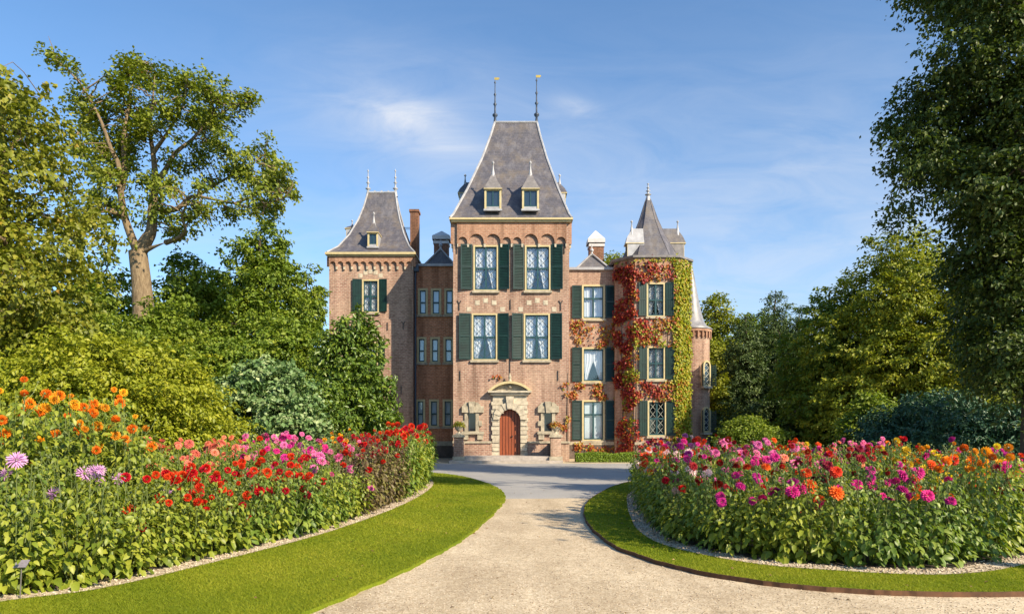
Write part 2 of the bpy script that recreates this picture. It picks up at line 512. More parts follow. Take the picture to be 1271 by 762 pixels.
def ground_mats():
    # gravel
    m, t, b = new_mat('gravel')
    co = objco(t)
    vo = nd(t, 'ShaderNodeTexVoronoi', Scale=70.0); t.links.new(co, vo.inputs['Vector'])
    sepc = nd(t, 'ShaderNodeSeparateColor'); t.links.new(vo.outputs['Color'], sepc.inputs[0])
    c = ramp(t, sepc.outputs[0], [(0.0, (0.33, 0.25, 0.155)), (0.35, (0.47, 0.375, 0.25)), (0.75, (0.55, 0.45, 0.315)), (1.0, (0.66, 0.57, 0.43))])
    n = noise(t, co, 0.7, 5, 0.65)
    c = mixc(t, 1.0, c, ramp(t, n, [(0.35, (0.84, 0.81, 0.78)), (0.68, (1.1, 1.1, 1.1))]), 'MULTIPLY')
    n2 = noise(t, co, 9.0, 4, 0.6)
    c = mixc(t, 1.0, c, ramp(t, n2, [(0.3, (0.82, 0.82, 0.82)), (0.65, (1.08, 1.08, 1.08))]), 'MULTIPLY')
    mp = nd(t, 'ShaderNodeMapping'); mp.inputs['Scale'].default_value = (1.5, 0.22, 1); mp.inputs['Rotation'].default_value = (0, 0, R(8))
    t.links.new(co, mp.inputs[0])
    n3 = noise(t, mp.outputs[0], 1.0, 4, 0.6)
    c = mixc(t, 1.0, c, ramp(t, n3, [(0.38, (0.86, 0.84, 0.81)), (0.6, (1.05, 1.05, 1.05))]), 'MULTIPLY')
    t.links.new(c, b.inputs['Base Color']); b.inputs['Roughness'].default_value = 0.95
    bump(t, b, vo.outputs['Distance'], -0.45, 0.01)
    # shell grit round the beds
    m, t, b = new_mat('bed_grit')
    co = objco(t)
    vo = nd(t, 'ShaderNodeTexVoronoi', Scale=34.0); t.links.new(co, vo.inputs['Vector'])
    sepc = nd(t, 'ShaderNodeSeparateColor'); t.links.new(vo.outputs['Color'], sepc.inputs[0])
    c = ramp(t, sepc.outputs[0], [(0.0, (0.18, 0.13, 0.085)), (0.4, (0.42, 0.335, 0.24)), (1.0, (0.62, 0.53, 0.41))])
    t.links.new(c, b.inputs['Base Color']); b.inputs['Roughness'].default_value = 0.95
    bump(t, b, vo.outputs['Distance'], -0.8, 0.03)
    # asphalt
    m, t, b = new_mat('asphalt')
    co = objco(t)
    n = noise(t, co, 0.45, 6, 0.65)
    n2 = noise(t, co, 30, 3, 0.7)
    c = ramp(t, n, [(0.3, (0.27, 0.262, 0.255)), (0.7, (0.35, 0.335, 0.318))])
    c = mixc(t, 1.0, c, ramp(t, n2, [(0.25, (0.75, 0.75, 0.75)), (0.7, (1.15, 1.15, 1.15))]), 'MULTIPLY')
    t.links.new(c, b.inputs['Base Color']); b.inputs['Roughness'].default_value = 0.85
    bump(t, b, n2, 0.3, 0.01)
    # sand verge
    m, t, b = new_mat('sand')
    co = objco(t)
    n = noise(t, co, 1.5, 5, 0.65)
    t.links.new(ramp(t, n, [(0.35, (0.34, 0.27, 0.17)), (0.65, (0.52, 0.43, 0.29))]), b.inputs['Base Color'])
    b.inputs['Roughness'].default_value = 0.95
    # lawn
    m, t, b = new_mat('lawn')
    co = objco(t)
    n = noise(t, co, 0.8, 5, 0.65); n2 = noise(t, co, 60, 3, 0.7)
    c = ramp(t, n, [(0.3, (0.10, 0.16, 0.010)), (0.55, (0.18, 0.215, 0.014)), (0.72, (0.27, 0.26, 0.03))])
    c = mixc(t, 1.0, c, ramp(t, n2, [(0.25, (0.55, 0.55, 0.5)), (0.7, (1.2, 1.2, 1.2))]), 'MULTIPLY')
    t.links.new(c, b.inputs['Base Color']); b.inputs['Roughness'].default_value = 0.9
    b.inputs['Specular IOR Level'].default_value = 0.1
    bump(t, b, n2, 0.7, 0.03)
    # rough ground under the trees
    m, t, b = new_mat('woodland_floor')
    co = objco(t)
    n = noise(t, co, 0.5, 6, 0.7)
    t.links.new(ramp(t, n, [(0.35, (0.05, 0.04, 0.022)), (0.65, (0.055, 0.075, 0.015))]), b.inputs['Base Color'])
    b.inputs['Roughness'].default_value = 0.95
    # soil
    m, t, b = new_mat('soil')
    co = objco(t)
    n = noise(t, co, 12, 6, 0.7)
    t.links.new(ramp(t, n, [(0.3, (0.02, 0.014, 0.009)), (0.7, (0.07, 0.05, 0.032))]), b.inputs['Base Color'])
    b.inputs['Roughness'].default_value = 0.95
    bump(t, b, n, 0.8, 0.05)
ground_mats()

# ------------------------------------------------------------------ ground
def sheet(name, poly, z, mat):
    me = bpy.data.meshes.new(name)
    me.from_pydata([(x, y, z) for x, y in poly], [], [list(range(len(poly)))])
    me.update()
    return tag(link(name, me, MATS[mat]), kind='structure')

def rect(x0, x1, y0, y1): return [(x0, y0), (x1, y0), (x1, y1), (x0, y1)]

sheet('ground', rect(-1500, 1500, -1500, 1500), 0.0, 'woodland_floor')
ex = np.linspace(-40, 45, 120)
edge_y = 17.1 + 0.14 * np.sin(ex * 1.3) + 0.07 * np.sin(ex * 4.1 + 1)
gp = [(-40, -14), (45, -14)] + [(x, y) for x, y in zip(ex[::-1], edge_y[::-1])]
sheet('gravel_path', gp, 0.008, 'gravel')
sheet('asphalt_drive', [(x, y) for x, y in zip(ex, edge_y - 0.25)] + [(45, 35.9), (-40, 35.9)], 0.004, 'asphalt')
sheet('sandy_verge', rect(-40, 45, 35.9, 60), 0.004, 'sand')

LL = [(-2.6, 4.2), (-1.8, 6.5), (-1.39, 7.8), (-.97, 9.5), (-.64, 11.4), (-.29, 14.8), (-.17, 16.9), (-.25, 18.6), (-.47, 20.3),
      (-1.0, 22.6), (-1.7, 24.8), (-2.4, 26.3), (-3.4, 27.4), (-5.2, 28.0)]
LLs = catmull(LL, 16)
_w = rng.normal(size=len(LLs)) * .010 + .012 * np.sin(np.arange(len(LLs)) * .7)
LLs = LLs + np.stack([_w, -_w * .4], 1)
left_lawn = np.vstack([LLs, [(-12, 28.4), (-40, 28), (-40, 2), (-4.2, 2)]])
RL = [(1.37, 12.1), (1.41, 10.7), (1.57, 9.5), (2.08, 8.25), (2.77, 7.5), (3.47, 7.15), (4.24, 7.0), (5.25, 7.0), (6.8, 7.22), (8.8, 7.9),
      (10.9, 9.4), (12.4, 12), (12.7, 16), (11.7, 20), (9.6, 23.2), (6.8, 24.3), (4.5, 23.2), (3.2, 20.9), (2.17, 17.6), (1.74, 15.8), (1.46, 13.8)]
right_lawn = catmull(RL, 10, True)
def ragged(poly, k):
    t = np.arange(len(poly))
    w = (np.sin(t * .9) + np.sin(t * 2.3 + 1) + .8 * rng.normal(size=len(poly))) * k
    return poly + np.stack([w, w * .6], 1)
right_lawn = ragged(right_lawn, .006)
LAWN_Z = 0.05

def raised(name, poly, z, mat):
    n = len(poly)
    v = [(x, y, z) for x, y in poly] + [(x, y, -0.02) for x, y in poly]
    f = [list(range(n))] + [[i, i + n, (i + 1) % n + n, (i + 1) % n] for i in range(n)]
    me = bpy.data.meshes.new(name); me.from_pydata(v, [], f); me.update()
    import bmesh
    bm = bmesh.new(); bm.from_mesh(me); bmesh.ops.recalc_face_normals(bm, faces=bm.faces); bm.to_mesh(me); bm.free()
    return tag(link(name, me, MATS[mat]), kind='structure')
raised('lawn', left_lawn, LAWN_Z, 'lawn')
raised('lawn', right_lawn, LAWN_Z, 'lawn')

# rusty strip that holds the edge of the island lawn
mb = MB((4.2, 7.0, 0))
n_ = len(right_lawn)
cen = right_lawn.mean(0)
for i in range(n_):
    a, b_ = right_lawn[i], right_lawn[(i + 1) % n_]
    ta = unit(right_lawn[(i + 1) % n_] - right_lawn[i - 1]); tb = unit(right_lawn[(i + 2) % n_] - right_lawn[i])
    def off(p, t, d):
        q = np.array([t[1], -t[0]]); q = q if q @ (p - cen) > 0 else -q
        return p + q * d
    a0, a1, b0, b1 = off(a, ta, .003), off(a, ta, .014), off(b_, tb, .003), off(b_, tb, .014)
    h = LAWN_Z + 0.012
    vs_ = [(a0[0], a0[1], 0), (a1[0], a1[1], 0), (b1[0], b1[1], 0), (b0[0], b0[1], 0), (a0[0], a0[1], h), (a1[0], a1[1], h), (b1[0], b1[1], h), (b0[0], b0[1], h)]
    mb.add(vs_, [(4, 5, 6, 7), (1, 2, 6, 5), (3, 0, 4, 7)])
tag(mb.build('lawn_edging', M_EDGE), 'rusty brown metal edging strip along the rim of the right lawn', 'edging')

LB = [(-5.7, 5.4), (-5.0, 6.55), (-4.32, 7.15), (-3.82, 8.4), (-3.02, 11.1), (-2.5, 14.8), (-2.34, 18.7), (-2.55, 22.1), (-3.2, 24.6)]
LBs = catmull(LB, 8)
left_bed = np.vstack([LBs, catmull([(-3.2, 24.6), (-4.2, 25.4), (-5.6, 24.2), (-6.6, 21), (-7.0, 17), (-7.5, 13), (-8.4, 9.8), (-8.3, 7.6), (-7.3, 5.9)], 5)[1:]])
RB = [(2.22, 12.6), (2.1, 11.2), (2.24, 9.8), (2.98, 8.55), (3.95, 8.05), (4.85, 7.85), (5.75, 8.1), (6.85, 8.75), (8.6, 9.5), (10.3, 11.2), (11.1, 14), (10.8, 17.5),
      (9.2, 20.6), (6.6, 21.8), (4.4, 20.8), (3.2, 18.4), (2.6, 15.4)]
right_bed = catmull(RB, 6, True)
def inset(poly, d):
    n = len(poly); out = []
    c = poly.mean(0)
    area = 0.5 * np.sum(poly[:, 0] * np.roll(poly[:, 1], -1) - np.roll(poly[:, 0], -1) * poly[:, 1])
    for i in range(n):
        t = unit(poly[(i + 1) % n] - poly[i - 1])
        nn = np.array([-t[1], t[0]]) * (1 if area > 0 else -1)
        out.append(poly[i] + nn * d)
    return np.array(out)
sheet('bed_gravel_strip', left_bed, LAWN_Z + .006, 'bed_grit')
sheet('bed_gravel_strip', right_bed, LAWN_Z + .006, 'bed_grit')
sheet('soil', inset(left_bed, 0.30), LAWN_Z + .012, 'soil')
sheet('soil', inset(right_bed, 0.30), LAWN_Z + .012, 'soil')

# ------------------------------------------------------------------ the castle
YM, YL, YLC, YR, YRC = 38.5, 42.3, 43.4, 40.7, 42.1     # depths of main tower, left tower, left wing, right tower, right wing
CO = (0.0, YM, 0.0)
castle = empty('castle', CO, 'red brick castle with steep slate tower roofs, dark green shutters and an arched wooden door', 'castle')
def cbuild(mb, name, mat, parent=None, smooth=False, label=None):
    o = mb.build(name, mat, parent or castle, smooth, CO)
    if label: o['label'] = label
    return o

class Facade:
    """a flat stretch of wall p0 -> p1 (seen from outside left to right) with openings."""
    def __init__(self, p0, p1, z0, z1):
        self.fr = frame_of(p0, p1); self.z0, self.z1 = z0, z1; self.holes = []
    def wall(self, mb):
        fr = self.fr
        xs = sorted({0, fr.L} | {h[0] for h in self.holes} | {h[1] for h in self.holes})
        zs = sorted({self.z0, self.z1} | {h[2] for h in self.holes} | {h[3] for h in self.holes})
        for i in range(len(xs) - 1):
            for j in range(len(zs) - 1):
                cx_, cz_ = (xs[i] + xs[i + 1]) / 2, (zs[j] + zs[j + 1]) / 2
                if any(h[0] < cx_ < h[1] and h[2] < cz_ < h[3] for h in self.holes): continue
                mb.quad(fr(xs[i], 0, zs[j]), fr(xs[i + 1], 0, zs[j]), fr(xs[i + 1], 0, zs[j + 1]), fr(xs[i], 0, zs[j + 1]))
        for s0, s1, za, zb in self.holes:
            d = -0.24
            mb.quad(fr(s0, 0, za), fr(s0, 0, zb), fr(s0, d, zb), fr(s0, d, za))
            mb.quad(fr(s1, 0, zb), fr(s1, 0, za), fr(s1, d, za), fr(s1, d, zb))
            mb.quad(fr(s0, 0, zb), fr(s1, 0, zb), fr(s1, d, zb), fr(s0, d, zb))
            mb.quad(fr(s1, 0, za), fr(s0, 0, za), fr(s0, d, za), fr(s1, d, za))

def clip_bar(mb, fr, x0, z0, x1, z1, rc, w, d0, d1):
    """diagonal bar clipped to the rectangle rc."""
    t0, t1 = 0.0, 1.0
    dx, dz = x1 - x0, z1 - z0
    for p, q in ((-dx, x0 - rc[0]), (dx, rc[1] - x0), (-dz, z0 - rc[2]), (dz, rc[3] - z0)):
        if abs(p) < 1e-9:
            if q < 0: return
            continue
        r = q / p
        if p < 0: t0 = max(t0, r)
        else: t1 = min(t1, r)
    if t1 - t0 < 1e-3: return
    mb.fbar(fr, x0 + dx * t0, z0 + dz * t0, x0 + dx * t1, z0 + dz * t1, w, d0, d1)

def window(fc, s0, s1, z0, z1, cloth='drape', lattice=True, trans=0.5, mull=True, fw=0.09, sill=True, cross=True, white_lattice=False, tie=0.22, label=None):
    fr = fc.fr
    tie = tie * (.7 + .7 * rng.random())
    fc.holes.append((s0, s1, z0, z1))
    mb = MB(CO)
    for a in ((s0, s0 + fw, z0, z1), (s1 - fw, s1, z0, z1), (s0 + fw, s1 - fw, z1 - fw, z1), (s0 + fw, s1 - fw, z0, z0 + fw * .6)):
        mb.fbox(fr, a[0], a[1], -0.16, 0.035, a[2], a[3])
    win = cbuild(mb, 'window', M_CREAM, label=label)
    a0, a1, b0, b1 = s0 + fw, s1 - fw, z0 + fw * .6, z1 - fw
    mb = MB(CO)
    st = 0.055
    mb.fbox(fr, a0, a0 + st, -0.12, -0.03, b0, b1); mb.fbox(fr, a1 - st, a1, -0.12, -0.03, b0, b1)
    mb.fbox(fr, a0 + st, a1 - st, -0.12, -0.03, b0, b0 + st * 1.4); mb.fbox(fr, a0 + st, a1 - st, -0.12, -0.03, b1 - st, b1)
    zt = b0 + (b1 - b0) * trans
    mb.fbox(fr, a0 + st, a1 - st, -0.118, -0.028, zt - .045, zt + .045)
    cm = (a0 + a1) / 2
    if mull:
        mb.fbox(fr, cm - .05, cm + .05, -0.116, -0.026, b0 + st, b1 - st)
    cbuild(mb, 'sash', M_SASH, win)
    lights = []
    for (u0, u1) in (((a0 + st, cm - .05), (cm + .05, a1 - st)) if mull else ((a0 + st, a1 - st),)):
        for (v0, v1) in ((b0 + st * 1.4, zt - .045), (zt + .045, b1 - st)):
            lights.append((u0, u1, v0, v1))
    if lattice:
        mb = MB(CO)
        for (u0, u1, v0, v1) in lights:
            w, h = u1 - u0, v1 - v0
            n = max(1, round(h / (w * 1.15)))
            p = h / n
            for k in range(-1, n + 1):
                for a, b in ((0, 1), (1, 0)):
                    clip_bar(mb, fr, u0 + a * w, v0 + k * p, u0 + b * w, v0 + (k + 1) * p, (u0, u1, v0, v1), 0.016 if white_lattice else 0.022, -0.095 + .006 * a, -0.065 + .006 * a)
                    
        cbuild(mb, 'lattice', M_WHITEP if white_lattice else M_LEADCAME, win)
    mb = MB(CO)
    mb.quad(fr(a0, -0.10, b0), fr(a1, -0.10, b0), fr(a1, -0.10, b1), fr(a0, -0.10, b1))
    cbuild(mb, 'pane', M_GLASS, win)
    if cloth in ('drape', 'net', 'low'):
        mb = MB(CO)
        nu, nv = 14, 10
        for side in (0, 1):
            base = len(mb.v)
            for j in range(nv + 1):
                t = j / nv                                   # 0 bottom, 1 top
                if cloth == 'drape': wfrac = tie + (0.5 - tie) * min(1, (t / 0.62) ** 1.25)
                elif cloth == 'low': wfrac = (0.33 if t < .05 else 0.33 - 0.2 * abs(t - .2)) if t < .45 else 0.5 - 0.1 * (1 - t)
                else: wfrac = 0.5
                for i in range(nu + 1):
                    u = i / nu
                    s = a0 + u * wfrac * (a1 - a0) if side == 0 else a1 - u * wfrac * (a1 - a0)
                    d = -0.19 + 0.025 * math.sin(u * 21 + side)
                    mb.v.append(fr(s, d, b0 + t * (b1 - b0)))
            for j in range(nv):
                for i in range(nu):
                    q = base + j * (nu + 1) + i
                    mb.f.append([q, q + 1, q + nu + 2, q + nu + 1])
        cbuild(mb, 'curtain', M_CURT, win, True)
    elif cloth == 'blind':
        mb = MB(CO)
        mb.quad(fr(a0, -0.18, b0), fr(a1, -0.18, b0), fr(a1, -0.18, b1), fr(a0, -0.18, b1))
        cbuild(mb, 'blind', M_BLIND, win)
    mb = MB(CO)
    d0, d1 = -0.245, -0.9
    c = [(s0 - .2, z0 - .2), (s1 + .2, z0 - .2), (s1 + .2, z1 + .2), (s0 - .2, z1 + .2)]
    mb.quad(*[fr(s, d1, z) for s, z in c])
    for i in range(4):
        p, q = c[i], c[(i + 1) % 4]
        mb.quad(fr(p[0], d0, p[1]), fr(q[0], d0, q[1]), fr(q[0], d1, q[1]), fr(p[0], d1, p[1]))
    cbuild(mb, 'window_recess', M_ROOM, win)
    if sill:
        mb = MB(CO)
        mb.fbox(fr, s0 - .07, s1 + .07, -0.02, 0.13, z0 - .13, z0 - .002)
        cbuild(mb, 'sill', M_STONE, win)
    return win

def shutter(fr, s0, s1, z0, z1, lean=0.0, boards=False):
    """lean: how far the free edge stands off the wall, hinge on the right when negative."""
    def f2(s, d, z):
        k = (s - s0) / (s1 - s0)
        return fr(s, d + (k if lean > 0 else 1 - k) * abs(lean), z)
    mb = MB(CO)
    w, T0, T1 = 0.07, 0.02, 0.07
    zm = z0 + (z1 - z0) * .5
    mb.fbox(f2, s0, s0 + w, T0, T1, z0, z1); mb.fbox(f2, s1 - w, s1, T0, T1, z0, z1)
    for za, zb in ((z0, z0 + .09), (zm - .04, zm + .04), (z1 - .09, z1)):
        mb.fbox(f2, s0 + w, s1 - w, T0, T1 - .004, za, zb)
    if boards:
        nb = max(2, round((s1 - s0 - 2 * w) / .13)); bw = (s1 - s0 - 2 * w) / nb
        for k in range(nb):
            mb.fbox(f2, s0 + w + k * bw + .008, s0 + w + (k + 1) * bw - .008, T0 + .006, T1 - .02, z0 + .09, z1 - .09)
        mb.fbox(f2, s0 + w, s1 - w, T0, T0 + .005, z0 + .09, z1 - .09)
    else:
        for a, b in ((z0 + .09, zm - .04), (zm + .04, z1 - .09)):
            n = max(3, int((b - a) / .085)); p = (b - a) / n
            for k in range(n):
                z = a + k * p
                mb.quad(f2(s0 + w, T1 - .01, z + .008), f2(s1 - w, T1 - .01, z + .008), f2(s1 - w, T0 + .004, z + p * 1.05), f2(s0 + w, T0 + .004, z + p * 1.05))
        mb.quad(f2(s0 + w, T0, z0 + .09), f2(s1 - w, T0, z0 + .09), f2(s1 - w, T0, z1 - .09), f2(s0 + w, T0, z1 - .09))
    return cbuild(mb, 'shutter', M_GREEN)

def frieze(mb, fr, s0, s1, zs, zt, cells, T=0.14, pier=0.10):
    """projecting band with a row of round arches cut out of its underside; cells: relative widths."""
    tot = sum(cells); W = s1 - s0
    s = s0
    prof = []
    for c in cells:
        w = W * c / tot
        a, b = s + pier / 2, s + w - pier / 2
        prof += [(s, zs), (a, zs)]
        r = (b - a) / 2
        rise = min(r * 1.05, zt - zs - .12)
        for k in range(0, 11):
            th = math.pi * (1 - k / 10)
            prof.append((a + r + r * math.cos(th), zs + 0.10 + rise * math.sin(th)))
        prof += [(b, zs), (s + w, zs)]
        s += w
    for (xa, za), (xb, zb) in zip(prof[:-1], prof[1:]):
        if abs(xb - xa) > 1e-6:
            mb.quad(fr(xa, T, za), fr(xb, T, zb), fr(xb, T, zt), fr(xa, T, zt))
        mb.quad(fr(xa, 0, za), fr(xb, 0, zb), fr(xb, T, zb), fr(xa, T, za))
    mb.quad(fr(s0, 0, zs), fr(s0, T, zs), fr(s0, T, zt), fr(s0, 0, zt))
    mb.quad(fr(s1, T, zs), fr(s1, 0, zs), fr(s1, 0, zt), fr(s1, T, zt))

def corbels(mb, fr, s0, s1, zs, cells, T=0.14):
    tot = sum(cells); W = s1 - s0
    s = s0
    for k in range(len(cells) + 1):
        a, b = max(s0, s - .06), min(s1, s + .06)
        m = MB(CO)
        m.fprism(fr, [(a + .015, zs - .20), (b - .015, zs - .20), (b, zs - .002), (a, zs - .002)], 0.0, T - .02)
        cbuild(m, 'corbel_stone', M_STONEP)
        if k < len(cells): s += W * cells[k] / tot

def anchor(fr, s, z, h=0.55, fork=True):
    mb = MB(CO)
    mb.fbox(fr, s - .022, s + .022, .003, .05, z - h / 2, z + h * .2)
    if fork:
        mb.fbar(fr, s, z + h * .15, s - .11, z + h * .5, .04, .003, .045)
        mb.fbar(fr, s, z + h * .15, s + .11, z + h * .5, .04, .003, .048)
    else:
        mb.fbox(fr, s - .021, s + .021, .003, .049, z + h * .2, z + h * .5)
    cbuild(mb, 'wall_anchor', M_IRON)

def relieving_arch(fr, sc, w, z, rise, d=0.004, n=5):
    for k in range(n):
        mb = MB(CO)
        t = -1 + 2 * (k + .0) / (n - 1)
        s = sc + t * w / 2; zz = z + rise * (1 - t * t)
        mb.fbox(fr, s - .13, s + .13, 0.0, d + .012, zz - .13, zz + .13)
        cbuild(mb, 'relieving_stone', M_STONEP)

def hip_roof(base, ridge, z0, z1, curve):
    """base (x0,x1,y0,y1), ridge (x0,x1,y0,y1); curve: (height share, inset share)."""
    rings = []
    for t, k in curve:
        z = z0 + (z1 - z0) * t
        x0 = base[0] + (ridge[0] - base[0]) * k; x1 = base[1] + (ridge[1] - base[1]) * k
        y0 = base[2] + (ridge[2] - base[2]) * k; y1 = base[3] + (ridge[3] - base[3]) * k
        rings.append([(x0, y0, z), (x1, y0, z), (x1, y1, z), (x0, y1, z)])
    return rings

def roof_at(rings, z):
    """the (x0, x1, y0, y1) of a hip roof at height z."""
    for a, b in zip(rings[:-1], rings[1:]):
        if a[0][2] <= z <= b[0][2]:
            t = (z - a[0][2]) / (b[0][2] - a[0][2])
            L = lambda i, j: a[i][j] + (b[i][j] - a[i][j]) * t
            return L(0, 0), L(1, 0), L(0, 1), L(2, 1)

def finial(parent, x, y, z, h, r=0.07, vane=False, mat=None):
    mb = MB(CO)
    prof = [(r * 1.9, z - .25), (r * 1.3, z), (r * .8, z + h * .12), (r * 2.0, z + h * .16), (r * 2.0, z + h * .19), (r * .7, z + h * .22), (r * .6, z + h * .38),
            (r * 1.5, z + h * .42), (r * .6, z + h * .46), (r * .45, z + h * .6), (r * 1.1, z + h * .64), (r * .4, z + h * .68), (r * .3, z + h * .88), (r * .8, z + h * .91), (r * .2, z + h * .95), (0.004, z + h)]
    mb.lathe((x, y), prof, 10)
    f = cbuild(mb, 'finial', mat or M_LEAD, parent, True)
    if vane:
        mb = MB(CO)
        mb.box(x - .04, x + .22, y - .012, y + .012, z + h - .08, z + h + .07)
        mb.box(x + .22, x + .27, y - .010, y + .010, z + h - .03, z + h + .06)
        o = cbuild(mb, 'weather_vane', M_GOLD, parent)
    return f

def dormer(p, ax, w, z0, z1, zr, back, ornate=True, glass=True, fin=0.5, roof_mat=None, cheek=None):
    """p: centre of the dormer's foot on its front, ax: outward unit direction (x, y), back: how far it runs into the roof."""
    t = (-ax[1], ax[0])
    p0 = (p[0] - t[0] * w / 2, p[1] - t[1] * w / 2); p1 = (p[0] + t[0] * w / 2, p[1] + t[1] * w / 2)
    fr = frame_of(p0, p1)
    chk = fr(0, 1, 0)
    if (chk[0] - p0[0]) * ax[0] + (chk[1] - p0[1]) * ax[1] < 0:
        fr = frame_of(p1, p0)
    mb = MB(CO)
    fw = .11
    mb.fbox(fr, 0, fw, -back, 0, z0, z1); mb.fbox(fr, w - fw, w, -back, 0, z0, z1)
    mb.fbox(fr, fw, w - fw, -back, -.002, z0, z0 + .14)
    mb.fbox(fr, fw, w - fw, -back, -.002, z1 - .12, z1)
    mb.fbox(fr, -.04, w + .04, -.1, .06, z0 - .1, z0 + .001)
    dm = cbuild(mb, 'dormer', cheek or M_LEAD)
    mb = MB(CO)
    for a in ((0, fw), (w - fw, w)):
        mb.fbox(fr, a[0] + .003, a[1] - .003, -.02, .03, z0 + .004, z1 - .06)
    mb.fbox(fr, fw, w - fw, -.02, .028, z1 - .14, z1 - .06)
    cbuild(mb, 'window_frame', M_CREAM, dm)
    mb = MB(CO)
    mb.fbox(fr, fw, w - fw, -.12, -.05, z0 + .14, z1 - .12)
    cbuild(mb, 'pane', M_DGLASS, dm)
    mb = MB(CO)
    cm = w / 2
    mb.fbox(fr, cm - .03, cm + .03, -.05, 0.0, z0 + .14, z1 - .14)
    mb.fbox(fr, fw, fw + .05, -.05, 0.0, z0 + .14, z1 - .14); mb.fbox(fr, w - fw - .05, w - fw, -.05, 0.0, z0 + .14, z1 - .14)
    mb.fbox(fr, fw + .05, w - fw - .05, -.05, -.003, z0 + .14, z0 + .2)
    cbuild(mb, 'sash', M_SASH, dm)
    # roof: a flared spirelet over the front running back into a ridge
    mb = MB(CO)
    o = .03
    e = [(-o, .12), (w + o, .12), (w + o, -back), (-o, -back)]
    zc = z1 + (zr - z1)
    k = .42
    m1 = [(w * .24, .0), (w * .76, .0), (w * .76, -back), (w * .24, -back)]
    rid = [(cm - .02, -.34), (cm + .02, -.34), (cm + .02, -back), (cm - .02, -back)]
    zz = (z1 - .02, z1 + (zr - z1) * .42, zr)
    b = [[fr(s, d, z) for s, d in q] for q, z in zip((e, m1, rid), zz)]
    mb.rings(b)
    mb.f.append([3, 2, 1, 0])
    cbuild(mb, 'dormer_roof', roof_mat or M_SLATE, dm)
    mb = MB(CO)
    c = fr(cm, -.30, 0)
    mb.lathe(c, [(.17, zr - .45), (.085, zr - .08), (.045, zr + fin * .35), (.028, zr + fin * .8), (.075, zr + fin * .9), (.075, zr + fin * 1.02), (.02, zr + fin * 1.1), (.003, zr + fin * 1.3)], 8)
    cbuild(mb, 'finial', M_LEAD, dm, True)
    mb = MB(CO)
    q = [fr(-o - .01, .17, z1 - .09), fr(w + o + .01, .17, z1 - .09), fr(w + o + .01, -back, z1 - .09), fr(-o - .01, -back, z1 - .09)]
    mb.fbox(fr, -o - .01, w + o + .01, -back + .01, .13, z1 - .07, z1 - .022)
    cbuild(mb, 'eaves', M_CREAM, dm)
    return dm

def dark_glass():
    m, t, b = new_mat('dormer_glass')
    b.inputs['Base Color'].default_value = (0.02, 0.035, 0.055, 1)
    b.inputs['Roughness'].default_value = 0.06
    b.inputs['Specular IOR Level'].default_value = 0.9
    return m
M_DGLASS = dark_glass()

# ---- main tower
xa, xb = wx(562.5, YM), wx(706.5, YM)
DEPM = 8.0
ze = wz(277, YM)
fm = Facade((xa, YM), (xb, YM), 0.0, ze)
X = lambda px: wx(px, YM) - xa
Z = lambda py: wz(py, YM)
for (l, r_) in ((587.5, 618.5), (651.5, 683.5)):
    window(fm, X(l), X(r_), Z(361), Z(304.5), trans=.5)
for (l, r_) in ((585.5, 617.5), (650, 682.5)):
    window(fm, X(l), X(r_), Z(447), Z(389), trans=.5)
for a, b_, zt_, zb_, sgn in ((572, 586.5, 303.5, 359.5, -1), (619, 632.3, 303.5, 359.5, 1), (637, 650.5, 303.5, 359.5, -1), (684, 698.3, 303.5, 359.5, 1),
                        (570, 584.5, 389, 446, -1), (618, 631.5, 389, 446, 1), (635.5, 649, 389, 446, -1), (683.3, 697.5, 389, 446, 1)):
    shutter(fm.fr, X(a), X(b_), Z(zb_), Z(zt_), 0.10 * sgn)
DX0, DX1, DZ0, DZT = X(620), X(646), 0.34, Z(508)          # the arched door
SL = ((X(581), X(590.5)), (X(675.5), X(685)))
for s0, s1 in SL:
    fm.holes.append((s0, s1, Z(535), Z(512)))
fm.holes.append((DX0, DX1, DZ0, DZT))
mb = MB(CO)
fm.wall(mb)
sides = [((xb, YM), (xb, YM + DEPM)), ((xb, YM + DEPM), (xa, YM + DEPM)), ((xa, YM + DEPM), (xa, YM))]
for p0, p1 in sides:
    f_ = frame_of(p0, p1)
    mb.quad(f_(0, 0, 0), f_(f_.L, 0, 0), f_(f_.L, 0, ze), f_(0, 0, ze))
cbuild(mb, 'tower_wall', M_BRICK)
cells = [1, 1.5, 1.5, 0.95, 0.95, 1.5, 1.5, 1]
mb = MB(CO); mc = MB(CO)
frieze(mb, fm.fr, X(567.5), X(703), Z(303), ze, cells); corbels(mc, fm.fr, X(567.5), X(703), Z(303), cells)
fr_l = frame_of(*sides[2]); fr_r = frame_of(*sides[0])
for f_ in (fr_l, fr_r):
    frieze(mb, f_, 0.0, f_.L, Z(303), ze, [1] * 9); corbels(mc, f_, .08, f_.L - .08, Z(303), [1] * 9)
cbuild(mb, 'arched_frieze', M_BRICKA)

mb = MB(CO)
mb.box(xa - .10, xb + .10, YM - .26, YM + DEPM + .2, ze, ze + .10)
mb.box(xa - .19, xb + .19, YM - .36, YM + DEPM + .3, ze + .10, ze + .20)
cbuild(mb, 'cornice', M_CREAM)
for s in ((603, 2.3), (667, 2.3)):
    relieving_arch(fm.fr, X(s[0]), X(603 + s[1] * 18) - X(603), Z(384), Z(373) - Z(384))
for px, py, fk in ((570, 379, True), (633.5, 378, False), (696, 379, True), (571, 466, False), (692.5, 466, False), (567, 309, False), (700.5, 309, False)):
    anchor(fm.fr, X(px), Z(py), .55, fk)
anchor(fm.fr, X(633), Z(457), 1.1, False)

